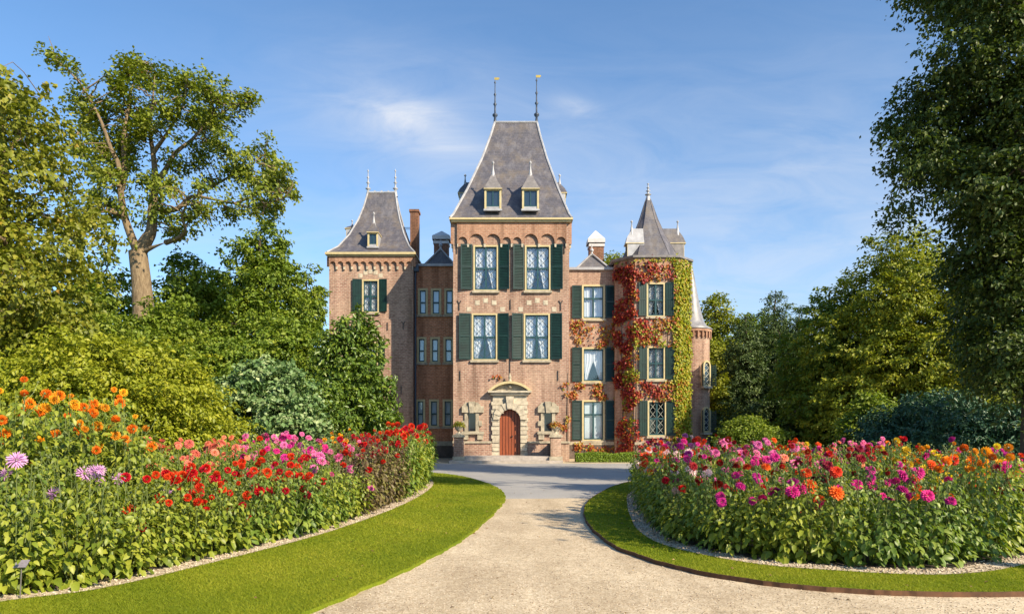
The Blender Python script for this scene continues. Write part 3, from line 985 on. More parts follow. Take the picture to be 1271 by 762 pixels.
# roof
yc = YM + 3.7
zr = wz(152, yc)
rm = hip_roof((xa - .16, xb + .12, YM - .33, YM + 7.8), (wx(614, yc), wx(666.5, yc), yc, yc + .2), ze + .202, zr,
              [(0, 0), (.04, .07), (.3, .37), (.62, .695), (.85, .89), (1, 1)])
mb = MB(CO); mb.rings(rm)
roof = cbuild(mb, 'roof', M_SLATE)
mb = MB(CO)
for k in range(4):
    mb.tube([r[k] for r in rm], .07, 6)
mb.tube([rm[-1][0], rm[-1][1]], .07, 6); mb.tube([rm[-1][3], rm[-1][2]], .07, 6)
cbuild(mb, 'lead_hips', M_LEAD, roof)
finial(roof, rm[-1][0][0] + .02, yc + .1, zr, wz(97, yc) - zr, .08, True, M_PIPE)
finial(roof, rm[-1][1][0] - .02, yc + .1, zr, wz(94, yc) - zr, .08, True, M_PIPE)
for px in (611.8, 658.5):
    Yd = YM + .05
    z0 = wz(262, Yd); z1_ = wz(236.5, Yd)
    dormer((wx(px, YM - .28), YM - .28), (0, -1), .95, z0, z1_, wz(213, Yd), 2.1, fin=.5, roof_mat=M_DLEAD)
zb_ = wz(257, yc)
for sgn in (-1, 1):
    z0 = wz(263, yc); z1_ = wz(241, yc)
    q = roof_at(rm, z0 + .1)
    xx = q[0] - .20 if sgn < 0 else q[1] + .20
    dormer((xx + sgn * .25, yc + .1), (sgn, 0), .9, z0, z1_, wz(226, yc), 1.5, fin=.45)

# doorway: rusticated stone, segmental pediment, plank door
mb = MB(CO)
fr = fm.fr
mbs = MB(CO)
sc = (DX0 + DX1) / 2
hw = (DX1 - DX0) / 2
spring = DZT - hw
P0, P1 = X(609.5), X(656)
ztop = Z(489)
zc = .34
k = 0
nblk = 10
bh = (spring - zc) / nblk * 1.0
while zc < ztop - .42 - 1e-6:
    zn = min(zc + .235, ztop - .42)
    wob = .0 if k % 2 else .06
    zmid = (zc + zn) / 2
    half = hw if zmid < spring else math.sqrt(max(0, hw * hw - (min(zmid, DZT) - spring) ** 2))
    for a, b_ in ((P0 + (.08 - wob), sc - half - .0), (sc + half, P1 - (.08 - wob))):
        if zn > spring:        # arch zone: staircase fit is hidden by the ring below
            pass
        mbs.fbox(fr, a, b_, -.05, .13 + .05 * (k % 2), zc + .008, zn - .008)
    zc = zn; k += 1
mbs.fbox(fr, P0 + .08, P1 - .08, -.05, .11, .34, spring) if False else None
cbuild(mbs, 'door_surround', M_STONEP)
mb = MB(CO)                                                       # arch ring voussoirs + keystone
nv = 9
for i in range(nv):
    t0, t1 = math.pi * i / nv + .01, math.pi * (i + 1) / nv - .01
    ro = hw + .36 + (.10 if i == nv // 2 else 0.03 * (i % 2))
    pts = [(sc + hw * math.cos(t0), spring + hw * math.sin(t0)), (sc + ro * math.cos(t0), spring + ro * math.sin(t0)),
           (sc + ro * math.cos(t1), spring + ro * math.sin(t1)), (sc + hw * math.cos(t1), spring + hw * math.sin(t1))]
    mb.fprism(fr, pts, -.06, .22 + .03 * (i % 2))
mb.fprism(fr, [(sc - .15, DZT + .02), (sc + .15, DZT + .02), (sc + .23, Z(492)), (sc - .23, Z(492))], .0, .31)
cbuild(mb, 'arch_ring', M_STONEP)
mb = MB(CO)
mb.fbox(fr, P0 + .10, P1 - .10, 0, .12, ztop - .425, ztop - .06)
mb.fbox(fr, P0 - .02, P1 + .02, 0, .30, ztop - .06, ztop + .07)
mb.fbox(fr, X(606), X(659.5), 0, .42, ztop + .07, ztop + .17)
cbuild(mb, 'entablature', M_STONEP)
mb = MB(CO)                                                       # segmental pediment
pa, pb, rise = X(606), X(659.8), Z(473.5) - ztop - .17
chord = pb - pa; Rr = (chord ** 2 / 4 + rise ** 2) / (2 * rise)
zc0 = ztop + .17 + rise - Rr; mid = (pa + pb) / 2
n = 18; aw = math.asin(chord / 2 / Rr)
arc_o = [(mid + Rr * math.sin(-aw + 2 * aw * i / n), zc0 + Rr * math.cos(-aw + 2 * aw * i / n)) for i in range(n + 1)]
arc_i = [(mid + (Rr - .13) * math.sin(-aw + 2 * aw * i / n), max(ztop + .172, zc0 + (Rr - .13) * math.cos(-aw + 2 * aw * i / n))) for i in range(n + 1)]
for i in range(n):
    mb.fprism(fr, [arc_i[i], arc_i[i + 1], arc_o[i + 1], arc_o[i]], 0, .42)
cbuild(mb, 'pediment', M_CREAM)
mb = MB(CO)
tp = [(a, b_) for a, b_ in arc_i]
mb.fprism(fr, tp[::-1] if False else [(tp[-1][0], ztop + .172)] + tp[::-1][1:-1] + [(tp[0][0], ztop + .172)], 0, .10)
mb.lathe((fr(mid, .16, 0)[0], fr(mid, .16, 0)[1]), [(0.01, ztop + .30), (.10, ztop + .34), (.13, ztop + .42), (.10, ztop + .5), (.01, ztop + .54)], 10)
cbuild(mb, 'tympanum', M_STONE)
mb = MB(CO)                                                       # pediment finial and door
c0 = fr(mid, .3, 0)
mb.lathe(c0, [(.12, Z(474.5)), (.07, Z(471)), (.10, Z(468.5)), (.05, Z(466)), (.005, Z(463))], 8)
cbuild(mb, 'pediment_finial', M_STONE)
mb = MB(CO)
npl = 7; pw = (DX1 - DX0) / npl
for i in range(npl):
    a, b_ = DX0 + i * pw + .012, DX0 + (i + 1) * pw - .012
    pts = [(a, DZ0), (b_, DZ0)]
    for q in (b_, (a + b_) / 2, a):
        pts.append((q, spring + math.sqrt(max(.0004, (hw - .005) ** 2 - (q - sc) ** 2))))
    mb.fprism(fr, pts, -.16, -.10 - .012 * (i % 2))
door = cbuild(mb, 'door', M_DOOR)
mb = MB(CO)
mb.fbox(fr, DX0 - .05, DX1 + .05, -.25, -.17, DZ0 - .05, DZT + .05)
cbuild(mb, 'door_backing', M_ROOM, door)
mb = MB(CO)
h = fr(sc + .12, -.06, 0)
mb.lathe((h[0], h[1]), [(.0, DZ0 + 1.02), (.05, DZ0 + 1.05), (.05, DZ0 + 1.09), (.0, DZ0 + 1.12)], 8)
cbuild(mb, 'door_handle', M_IRON, door)

# slit windows with heavy stone blocks either side of the door
for (s0, s1), (bl, br_) in zip(SL, ((573.5, 600.5), (667.5, 693.5))):
    z0, z1_ = Z(535), Z(512)
    c = (s0 + s1) / 2
    mb = MB(CO)
    mb.fbox(fr, s0 - .02, s1 + .02, -.3, -.22, z0, z1_)
    w_ = cbuild(mb, 'slit_window', M_DGLASS)
    mb = MB(CO)
    jw = .19
    mb.fbox(fr, s0 - jw, s0, -.12, .10, z0, z1_); mb.fbox(fr, s1, s1 + jw, -.12, .10, z0, z1_)
    for a, b_ in ((s0 - jw - .17, s0 - jw - .001), (s1 + jw + .001, s1 + jw + .17)):
        mb.fbox(fr, a, b_, 0, .13, z0 + .30, z0 + .58)
    mb.fbox(fr, X(bl), c - .13, 0, .17, z1_ + .001, z1_ + .36); mb.fbox(fr, c + .13, X(br_), 0, .17, z1_ + .001, z1_ + .36)
    mb.fprism(fr, [(c - .11, z1_ - .02), (c + .11, z1_ - .02), (c + .18, z1_ + .62), (c - .18, z1_ + .62)], 0, .24)
    mb.fprism(fr, [(c - .55, z1_ + .362), (c - .2, z1_ + .362), (c - .2, z1_ + .58), (c - .36, z1_ + .56)], 0, .12)
    mb.fprism(fr, [(c + .2, z1_ + .362), (c + .55, z1_ + .362), (c + .36, z1_ + .56), (c + .2, z1_ + .58)], 0, .12)
    mb.fbox(fr, X(bl) - .02, X(br_) + .02, 0, .19, z0 - .17, z0 - .001)
    mb.fbox(fr, X(bl) + .04, X(bl) + .36, 0, .14, z0 - .47, z0 - .171); mb.fbox(fr, X(br_) - .36, X(br_) - .04, 0, .14, z0 - .47, z0 - .171)
    cbuild(mb, 'stone_blocks', M_STONE, w_)

# plinth, steps, piers
for a, b_ in ((0.0, P0 + .05), (P1 - .05, fm.fr.L)):
    mb = MB(CO); mb.fbox(fr, a, b_, 0, .16, 0, 1.03); cbuild(mb, 'plinth', M_BRICK)
for a, b_ in ((-.02, P0 + .04), (P1 - .04, fm.fr.L + .02)):
    mb = MB(CO); mb.fbox(fr, a, b_, 0, .24, 1.03, 1.14); cbuild(mb, 'plinth_coping', M_STONE)
mb = MB(CO)
mb.box(wx(557.5, 36.2), wx(699, 36.2), 36.2, YM - .165, 0, .13)
steps = cbuild(mb, 'steps', M_STEP)
mb = MB(CO)
mb.box(wx(575.5, 36.85), wx(682, 36.85), 36.85, YM - .003, .13, .345)
cbuild(mb, 'top_step', M_STEP, steps)
for a, b_ in ((563.3, 575), (683.5, 696.5)):
    mb = MB(CO)
    x0, x1 = wx(a, 36.75), wx(b_, 36.75)
    mb.box(x0, x1, 36.75, 37.25, .0, wz(542.5, 36.75))
    mb.box(x0 + .1, x1 - .1, 37.25, YM - .245, .0, .95)
    pr = cbuild(mb, 'pier', M_BRICK)
    mb = MB(CO)
    zz = wz(542.5, 36.75)
    mb.box(x0 - .08, x1 + .08, 36.67, 37.33, zz, zz + .10); mb.box(x0 - .02, x1 + .02, 36.73, 37.27, zz + .10, zz + .16)
    mb.box(x0 - .07, x1 + .07, 36.68, 37.32, .131, .34)
    mb.box(x0 + .03, x1 - .03, 37.335, YM - .246, .95, 1.04)
    cbuild(mb, 'coping', M_STONE, pr)

# ---- left tower
la, lb = wx(408.5, YL), wx(513, YL)
DL = 6.2
zel = wz(319, YL)
fl = Facade((la, YL), (lb, YL), 0.0, zel)
X = lambda px: wx(px, YL) - la
Z = lambda py: wz(py, YL)
window(fl, X(449.5), X(470.5), Z(388), Z(347), cloth='net')
window(fl, X(447.5), X(469.5), Z(456), Z(424), cloth='net')
window(fl, X(447.5), X(469.5), Z(533), Z(496), cloth='net')
for (a, b_, t_, q_) in ((438, 449, 346.5, 387), (471, 480.5, 346.5, 387), (436.5, 447, 424, 455), (470, 478, 424, 455), (436.5, 447, 496, 533), (470, 478, 496, 533)):
    shutter(fl.fr, X(a), X(b_), Z(q_), Z(t_), 0.06 * (1 if a > 460 else -1), boards=True)
mb = MB(CO); fl.wall(mb)
sidesl = [((lb, YL), (lb, YL + DL)), ((lb, YL + DL), (la, YL + DL)), ((la, YL + DL), (la, YL))]
for p0, p1 in sidesl:
    f_ = frame_of(p0, p1); mb.quad(f_(0, 0, 0), f_(f_.L, 0, 0), f_(f_.L, 0, zel), f_(0, 0, zel))
cbuild(mb, 'tower_wall', M_BRICK)
mb = MB(CO); mc = MB(CO)
zs_ = Z(331)
frieze(mb, fl.fr, 0.02, fl.fr.L - .02, zs_, zel, [1] * 11, .14, .10); corbels(mc, fl.fr, 0.02, fl.fr.L - .02, zs_, [1] * 11)
for i in (0, 2):
    f_ = frame_of(*sidesl[i]); frieze(mb, f_, 0, f_.L, zs_, zel, [1] * 12, .14, .10)
cbuild(mb, 'arched_frieze', M_BRICKA)
mb = MB(CO)
mb.box(la - .10, lb + .10, YL - .24, YL + DL + .2, zel, zel + .09)
mb.box(la - .18, lb + .18, YL - .34, YL + DL + .3, zel + .09, zel + .22)
cbuild(mb, 'cornice', M_CREAM)
relieving_arch(fl.fr, X(460), 1.25, Z(342), .24)
mb = MB(CO)
for k in range(9):
    t = math.pi * (.12 + .76 * k / 8)
    mb.fbar(fl.fr, X(458.5) + .62 * math.cos(t), Z(425.5) + .55 * math.sin(t) - .16, X(458.5) + .95 * math.cos(t), Z(425.5) + .9 * math.sin(t) - .16, .16, 0, .018)
cbuild(mb, 'relieving_stones', M_STONEP)
for px, py, fk in ((481, 405, False), (500.5, 404, True), (498, 484, False)):
    anchor(fl.fr, X(px), Z(py), .5, fk)
ycl = YL + 2.9
zrl = wz(239, ycl)
rl = hip_roof((la - .06, lb + .12, YL - .30, YL + DL), (wx(456.5, ycl), wx(490.5, ycl), ycl, ycl + .2), zel + .222, zrl,
              [(0, 0), (.12, .26), (.33, .53), (.57, .75), (.77, .886), (1, 1)])
mb = MB(CO); mb.rings(rl); roof = cbuild(mb, 'roof', M_SLATE)
mb = MB(CO)
for k in range(4): mb.tube([r[k] for r in rl], .055, 6)
mb.tube([rl[-1][0], rl[-1][1]], .06, 6); mb.tube([rl[-1][3], rl[-1][2]], .06, 6)
for k in range(5):
    xx = rl[-1][0][0] + (rl[-1][1][0] - rl[-1][0][0]) * k / 4
    mb.box(xx - .05, xx + .05, ycl - .02, ycl + .22, zrl - .02, zrl + .12)
cbuild(mb, 'lead_hips', M_LEAD, roof)
finial(roof, rl[-1][0][0], ycl + .1, zrl, wz(209, ycl) - zrl, .085)
finial(roof, rl[-1][1][0], ycl + .1, zrl, wz(209, ycl) - zrl, .085)
Yd = YL + .15
dormer((wx(462.8, Yd), Yd), (0, -1), .66, wz(306, Yd), wz(288, Yd), wz(272, Yd), 2.2, fin=.45)
z0 = wz(296, ycl); q = roof_at(rl, z0)
dormer((q[0] - .55, ycl + .1), (-1, 0), .62, z0, wz(284, ycl), wz(279, ycl), 1.6, fin=.3)

# tall chimney between left tower and left wing
Yc = YL + 3.4
mb = MB(CO)
x0, x1 = wx(509, Yc), wx(519, Yc)
mb.box(x0, x1, Yc, Yc + .75, 6, wz(263, Yc)); mb.box(x0 - .06, x1 + .06, Yc - .06, Yc + .81, wz(263, Yc), wz(260, Yc))
cbuild(mb, 'chimney', M_BRICKC)
mb = MB(CO)
mb.tube([(x0 - .9, Yc + .3, wz(281, Yc)), (x0, Yc + .3, wz(281, Yc))], .02, 5); mb.tube([(x0 - .9, Yc + .3, wz(283, Yc)), (x0, Yc + .3, wz(283, Yc))], .02, 5)
cbuild(mb, 'chimney_stay', M_IRON)

# ---- wings
def wing(xL, xR, Yf, ytop, wins, dep=5.0, mat=M_BRICKR, plinth=(547.5, 553)):
    zt = wz(ytop, Yf)
    f_ = Facade((xL, Yf), (xR, Yf), 0.0, zt)
    wins(f_, lambda px: wx(px, Yf) - xL, lambda py: wz(py, Yf))
    mb = MB(CO); f_.wall(mb)
    mb.quad((xL, Yf + dep, 0), (xL, Yf + dep, zt), (xR, Yf + dep, zt), (xR, Yf + dep, 0))
    mb.quad((xL, Yf, zt), (xR, Yf, zt), (xR, Yf + dep, zt), (xL, Yf + dep, zt))
    cbuild(mb, 'wing_wall', mat)
    mb = MB(CO)
    mb.box(xL, xR, Yf - .16, Yf + .3, zt + .002, zt + .16)
    cbuild(mb, 'gutter', M_LEAD)
    mb = MB(CO)
    mb.fbox(f_.fr, .005, f_.fr.L - .005, 0, .10, wz(plinth[1], Yf), wz(plinth[0], Yf))
    cbuild(mb, 'plinth_band', M_STONE)
    mb = MB(CO)
    mb.fbox(f_.fr, .006, f_.fr.L - .006, 0, .075, 0, wz(plinth[1], Yf) - .001)
    cbuild(mb, 'plinth', M_PLINTH)
    return f_, zt

def left_wins(f_, X, Z):
    for cols, (t_, b_) in ((((518.8, 531), (534.7, 547.8), (551.5, 564)), (358, 391)), (((517.5, 529.3), (534, 546), (550.5, 563)), (418.3, 450.3)),
                           (((516, 527.8), (532.5, 545), (549.5, 562)), (495.5, 529.5))):
        for l, r_ in cols:
            window(f_, X(l), X(r_), Z(b_), Z(t_), cloth='blind', lattice=False, mull=False, trans=.48, fw=.125)
wl_, zlw = wing(lb - .3, xa + .3, YLC, 331, left_wins)
mb = MB(CO)                                                        # basement light
xx0 = wx(533, YLC); mb.box(xx0, xx0 + .5, YLC - .1, YLC - .076, .18, .5)
cbuild(mb, 'basement_light', M_DGLASS)
# drainpipe at the corner
mb = MB(CO)
px_ = wx(511.5, YL)
mb.tube([(lb + .09, YL + .25, zlw - .55), (lb + .06, YL + .2, 6), (lb + .02, YL - .08, 5.9), (lb + .02, YL - .08, 0.1)], .06, 8) if False else mb.tube([(lb + .09, YL + .3, zlw - .5), (lb + .09, YL + .3, 0.1)], .065, 8)
mb.box(lb + .001, lb + .30, YL + .14, YL + .46, zlw - .5, zlw - .1)
cbuild(mb, 'drainpipe', M_PIPE)

def right_wins(f_, X, Z):
    window(f_, X(722.3), X(750.8), Z(396), Z(353.5), cloth='net', lattice=False, trans=.62, fw=.1)
    window(f_, X(722.5), X(750.8), Z(474), Z(431), cloth='drape', lattice=False, trans=.97, mull=False, fw=.1, tie=.16)
    window(f_, X(722.5), X(750.5), Z(546.5), Z(496.5), cloth='blind', lattice=False, trans=.66, fw=.1)
    for t_, b_ in ((354.5, 395), (431, 473.5), (497, 546)):
        shutter(f_.fr, X(710), X(721.7), Z(b_), Z(t_), -.03)
        shutter(f_.fr, X(751.5), X(763.5), Z(b_), Z(t_), .03)
wr_, zrw = wing(xb - .3, wx(772, YRC), YRC, 335.5, right_wins, mat=M_BRICK, plinth=(548, 552))

# slate gables and capped chimneys behind the wings
def back_roof(pxa, pxb, pap, pyb, pya, Yf, shaft, cap, top, Yc):
    mb = MB(CO)
    xl, xr, zb2, za = wx(pxa, Yf), wx(pxb, Yf), wz(pyb, Yf), wz(pya, Yf)
    mb.rings([[(xl, Yf, zb2), (xr, Yf, zb2), (xr, Yf + 4, zb2), (xl, Yf + 4, zb2)],
              [(wx(pap, Yf) - .03, Yf + .25, za), (wx(pap, Yf) + .03, Yf + .25, za), (wx(pap, Yf) + .03, Yf + 3.6, za), (wx(pap, Yf) - .03, Yf + 3.6, za)]])
    r_ = cbuild(mb, 'wing_roof', M_SLATE)
    mb = MB(CO)
    mb.tube([(xl, Yf - .03, zb2), (wx(pap, Yf), Yf + .2, za + .02), (xr, Yf - .03, zb2)], .07, 6)
    mb.lathe((wx(pap, Yf), Yf + .25), [(.10, za - .1), (.07, za + .12), (.13, za + .22), (.12, za + .3), (.04, za + .38), (.03, za + .6), (.01, za + .62)], 8)
    cbuild(mb, 'lead_hips', M_LEAD, r_)
    mb = MB(CO)
    x0, x1 = wx(shaft[0], Yc), wx(shaft[1], Yc)
    w = x1 - x0
    mb.box(x0, x1, Yc, Yc + w, 9, wz(shaft[2], Yc))
    ch = cbuild(mb, 'chimney', M_BRICKC)
    mb = MB(CO)
    z0 = wz(shaft[2], Yc)
    mb.box(x0 - .05, x1 + .05, Yc - .05, Yc + w + .05, z0, z0 + .18)
    z1_ = wz(cap[2], Yc)
    for a in (x0 + .02, x1 - .12):
        for b_ in (Yc + .02, Yc + w - .12): mb.box(a, a + .1, b_, b_ + .1, z0 + .18, z1_)
    cbuild(mb, 'chimney_collar', M_WHITEM, ch)
    mb = MB(CO)
    cx0, cx1 = wx(cap[0], Yc), wx(cap[1], Yc); o = (cx1 - cx0 - w) / 2
    cy0, cy1 = Yc - o, Yc + w + o
    cm, cym = (cx0 + cx1) / 2, (cy0 + cy1) / 2
    zt = wz(top, Yc)
    mb.rings([[(cx0, cy0, z1_ - .12), (cx1, cy0, z1_ - .12), (cx1, cy1, z1_ - .12), (cx0, cy1, z1_ - .12)], [(cx0, cy0, z1_ + .12), (cx1, cy0, z1_ + .12), (cx1, cy1, z1_ + .12), (cx0, cy1, z1_ + .12)],
              [(cm - .03, cym - .03, zt), (cm + .03, cym - .03, zt), (cm + .03, cym + .03, zt), (cm - .03, cym + .03, zt)]])
    cbuild(mb, 'chimney_cap', M_WHITEM, ch)
back_roof(525.5, 565.5, 546.5, 330, 308, YLC + .35, (538.5, 556, 302.5), (536.5, 558.5, 295), 284.5, YLC + 2.2)
back_roof(713.5, 759, 735, 335, 314.5, YRC + .35, (732, 749.5, 306), (729.5, 751, 299), 284, YRC + 2.2)

# ---- right tower: a square with cut corners, spire roof
fx0, fx1 = wx(787.5, YR), wx(840, YR)
cd = 1.0
pl = [(fx0, YR), (fx1, YR), (fx1 + cd, YR + cd), (fx1 + cd, YR + cd + 2.5), (fx1, YR + 2 * cd + 2.5), (fx0, YR + 2 * cd + 2.5), (fx0 - cd, YR + cd + 2.5), (fx0 - cd, YR + cd)]
zer = wz(322, YR)
fR = Facade(pl[0], pl[1], 0.0, zer)
X = lambda px: wx(px, YR) - fx0
Z = lambda py: wz(py, YR)
window(fR, X(802.6), X(825.3), Z(393), Z(351), cloth='drape', fw=.09)
window(fR, X(803.2), X(825.5), Z(471), Z(430), cloth='net', fw=.09)
window(fR, X(803.8), X(827), Z(541), Z(497), cloth='none', fw=.09, white_lattice=True)
for (a, b_, t_, q_) in ((792.5, 802.3, 351, 392), (825.7, 836, 351, 392), (793.2, 803, 430, 470.5), (825.9, 836.3, 430, 470.5), (793.5, 803.5, 497, 540.5), (827.3, 838, 497, 540.5)):
    shutter(fR.fr, X(a), X(b_), Z(q_), Z(t_), (.05 if a > 815 else -.05), boards=True)
mb = MB(CO); fR.wall(mb)
for i in range(1, 8):
    p0, p1 = pl[i], pl[(i + 1) % 8]
    mb.quad((*p0, 0), (*p1, 0), (*p1, zer), (*p0, zer))
cbuild(mb, 'tower_wall', M_BRICK)
mb = MB(CO)
frieze(mb, fR.fr, 0, fR.fr.L, Z(334), zer, [1] * 7, .12)
for a, b_ in ((pl[7], pl[0]), (pl[1], pl[2])):
    f_ = frame_of(a, b_); frieze(mb, f_, 0, f_.L, Z(334), zer, [1] * 4, .12)
cbuild(mb, 'arched_frieze', M_BRICKA)
ctr = ((fx0 + fx1) / 2, YR + cd + 1.25)
def scaled(k, z, add=0.0):
    out = []
    for x, y in pl:
        dx, dy = x - ctr[0], y - ctr[1]
        L = math.hypot(dx, dy)
        out.append((ctr[0] + dx * k + dx / L * add, ctr[1] + dy * k + dy / L * add, z))
    return out
mb = MB(CO)
mb.rings([scaled(1, zer, .12), scaled(1, zer + .08, .26), scaled(1, zer + .2, .26), scaled(1, zer + .2, .02)])
cbuild(mb, 'cornice', M_DLEAD)
zap = wz(243, ctr[1])
hz = zap - zer - .2
mb = MB(CO)
rr = [scaled(k, zer + .2 + hz * t, .2 * (1 - t) if t < .2 else 0) for t, k in ((0, .985), (.006, .72), (.12, .62), (.39, .43), (.636, .245), (.92, .078), (1, .02))]
mb.rings(rr); roof = cbuild(mb, 'spire_roof', M_SLATE)
mb = MB(CO)
for k in range(8): mb.tube([r[k] for r in rr], .02, 5)
cbuild(mb, 'lead_hips', M_SLATE, roof)
finial(roof, ctr[0], ctr[1], zap - .1, wz(225, ctr[1]) - zap, .1)
for sgn, px in ((-1, 777), (1, 848)):
    Yd = ctr[1] - (.1 if sgn > 0 else 1.0)
    xx = wx(px - sgn * 1.0, Yd)
    dormer((xx, Yd), (sgn, 0), .72, zer + .22, wz(303, Yd), wz(284, Yd), 1.6 if sgn > 0 else 1.0, fin=.45, roof_mat=M_SLATE if sgn > 0 else M_LEAD, cheek=M_DLEAD if sgn > 0 else M_LEAD)
mb = MB(CO)
mb.fbox(fR.fr, .004, fR.fr.L - .004, 0, .07, Z(552), Z(548.5))
cbuild(mb, 'plinth_band', M_STONE)

# ---- slim round turret at the back corner
YT = 45.6
tc, tr = (wx(857.5, YT), YT), 24.0 * YT / F * 1.0
ztc = wz(410, YT)
mb = MB(CO)
mb.lathe(tc, [(tr - .08, 0), (tr - .08, ztc - .55)], 28)
cbuild(mb, 'turret_wall', M_BRICK, smooth=True)
mb = MB(CO)
mb.lathe(tc, [(tr - .08, ztc - .5), (tr - .075, ztc - .3), (tr + .06, ztc - .2), (tr + .06, ztc), (tr - .2, ztc + .01)], 28)
for k in range(26):
    a = 2 * math.pi * k / 26
    ca_, sa_ = math.cos(a), math.sin(a)
    f_ = frame_of((tc[0] + (tr - .08) * ca_ + .05 * sa_, tc[1] + (tr - .08) * sa_ - .05 * ca_), (tc[0] + (tr - .08) * ca_ - .05 * sa_, tc[1] + (tr - .08) * sa_ + .05 * ca_))
    mb.fbox(f_, 0, .1, 0, .12, ztc - .62, ztc - .21)
cbuild(mb, 'arched_frieze', M_BRICKA)
mb = MB(CO)
zta = wz(322, YT)
hh = zta - ztc
mb.lathe(tc, [(tr + .10, ztc - .03), (tr + .12, ztc + .02), (tr * .80, ztc + hh * .055), (tr * .65, ztc + hh * .12), (tr * .50, ztc + hh * .28), (tr * .33, ztc + hh * .52), (tr * .12, ztc + hh * .85), (.02, zta)], 28)
cbuild(mb, 'cone_roof', M_CONE, smooth=True)
for zt_, zb2 in ((448, 479.5), (505, 536.5)):
    a = math.atan2(-.82, .57)
    u = (math.cos(a), math.sin(a)); t = (-u[1], u[0])
    r0 = tr - .10
    cxw, cyw = tc[0] + u[0] * r0, tc[1] + u[1] * r0
    f_ = frame_of((cxw - t[0] * .36, cyw - t[1] * .36), (cxw + t[0] * .36, cyw + t[1] * .36))
    chk = f_(0, 1, 0)
    z0, z1_ = wz(zb2, YT - .8), wz(zt_, YT - .8)
    def arched(s0, s1, za, zb3, n=10):
        r = (s1 - s0) / 2
        return [(s0, za), (s1, za)] + [(s0 + r + r * math.cos(math.pi * k / n), zb3 - r + r * math.sin(math.pi * k / n)) for k in range(n + 1)]
    mb = MB(CO)
    outer = arched(0, .72, z0, z1_); inner = arched(.1, .62, z0 + .1, z1_ - .1)
    for i in range(len(outer)):
        j = (i + 1) % len(outer)
        mb.fprism(f_, [outer[i], outer[j], inner[j], inner[i]], -.2, .16)
    w_ = cbuild(mb, 'turret_window', M_CREAM)
    mb = MB(CO); mb.fprism(f_, inner, -.19, .06); cbuild(mb, 'pane', M_DGLASS, w_)
    mb = MB(CO)
    hgt = z1_ - z0 - .2; nn = 4
    for k in range(-1, nn + 1):
        for q in (0, 1):
            clip_bar(mb, f_, .1 + q * .52, z0 + .1 + k * hgt / nn, .62 - q * .52, z0 + .1 + (k + 1) * hgt / nn, (.1, .62, z0 + .1, z1_ - .16), .028, .062, .085 + .005 * q)
    cbuild(mb, 'lattice', M_WHITEP, w_)
    mb = MB(CO); mb.fbox(f_, -.06, .78, -.1, .24, z0 - .14, z0 - .002); cbuild(mb, 'sill', M_STONEP, w_)
    for ra, rb in (((-.05, .12), (-.36, .42)), ((.77, .12), (1.05, .34))):
        q0, q1 = f_(*ra, 0), f_(*rb, 0)
        g_ = frame_of(q0[:2], q1[:2])
        mb = MB(CO)
        mb.fbox(g_, 0, .05, -.025, .025, z0, z1_ - .22); mb.fbox(g_, g_.L - .05, g_.L, -.025, .025, z0, z1_ - .22)
        for k in range(12):
            zz = z0 + .03 + k * (z1_ - z0 - .4) / 11
            mb.fbox(g_, .05, g_.L - .05, -.02, .02, zz, zz + .075)
        cbuild(mb, 'shutter', M_GREEN, w_)
# plain rear block so that the wings have a body behind them
mb = MB(CO)
mb.box(la + 1.0, fx1 + .3, YM + 9.2, YM + 15, 0, 9.5)
cbuild(mb, 'rear_block', M_BRICKR)

# ------------------------------------------------------------------ foliage tools
def leaf_arrays(P, N, T, L, W, fold=0.25):
    """four-cornered leaves folded along the midrib. returns V, faces (2 tris a leaf)."""
    n = len(P)
    N = unit(N)
    T = T - N * np.sum(T * N, 1, keepdims=True)
    T = unit(T)
    B = np.cross(N, T)
    L = np.broadcast_to(np.asarray(L, float), (n,))[:, None]; W = np.broadcast_to(np.asarray(W, float), (n,))[:, None]
    v0 = P
    v2 = P + T * L - N * L * .12
    m = P + T * L * .48
    v1 = m + B * W / 2 + N * W * fold
    v3 = m - B * W / 2 + N * W * fold
    V = np.stack([v0, v1, v2, v3], 1).reshape(-1, 3)
    i = np.arange(n) * 4
    Fa = np.stack([np.stack([i, i + 1, i + 2], 1), np.stack([i, i + 2, i + 3], 1)], 1).reshape(-1, 3)
    return V, Fa

def broad_arrays(P, N, T, L, W, droop=0.35, fold=0.18):
    """larger leaves with a midrib: 2 x 3 cells, curved along their length."""
    n = len(P)
    N = unit(N); T = unit(T - N * np.sum(T * N, 1, keepdims=True)); B = np.cross(N, T)
    L = np.broadcast_to(np.asarray(L, float), (n,))[:, None]; W = np.broadcast_to(np.asarray(W, float), (n,))[:, None]
    def at(t, w, side):
        return P + T * L * t - N * L * droop * t * t + B * W * w * side + N * W * fold * abs(w) * 2
    V = np.stack([at(0, 0, 0), at(.28, .46, 1), at(.3, 0, 0), at(.28, .46, -1), at(.66, .40, 1), at(.66, 0, 0), at(.66, .40, -1), at(1, 0, 0)], 1).reshape(-1, 3)
    i = (np.arange(n) * 8)[:, None]
    tri = np.concatenate([i + np.array([[0, 1, 2]]), i + np.array([[0, 2, 3]]), i + np.array([[4, 7, 5]]), i + np.array([[5, 7, 6]])], 0)
    quad = np.concatenate([i + np.array([[1, 4, 5, 2]]), i + np.array([[2, 5, 6, 3]])], 0)
    return V, tri, quad

def sphere_dirs(n):
    return unit(rng.normal(size=(n, 3)))

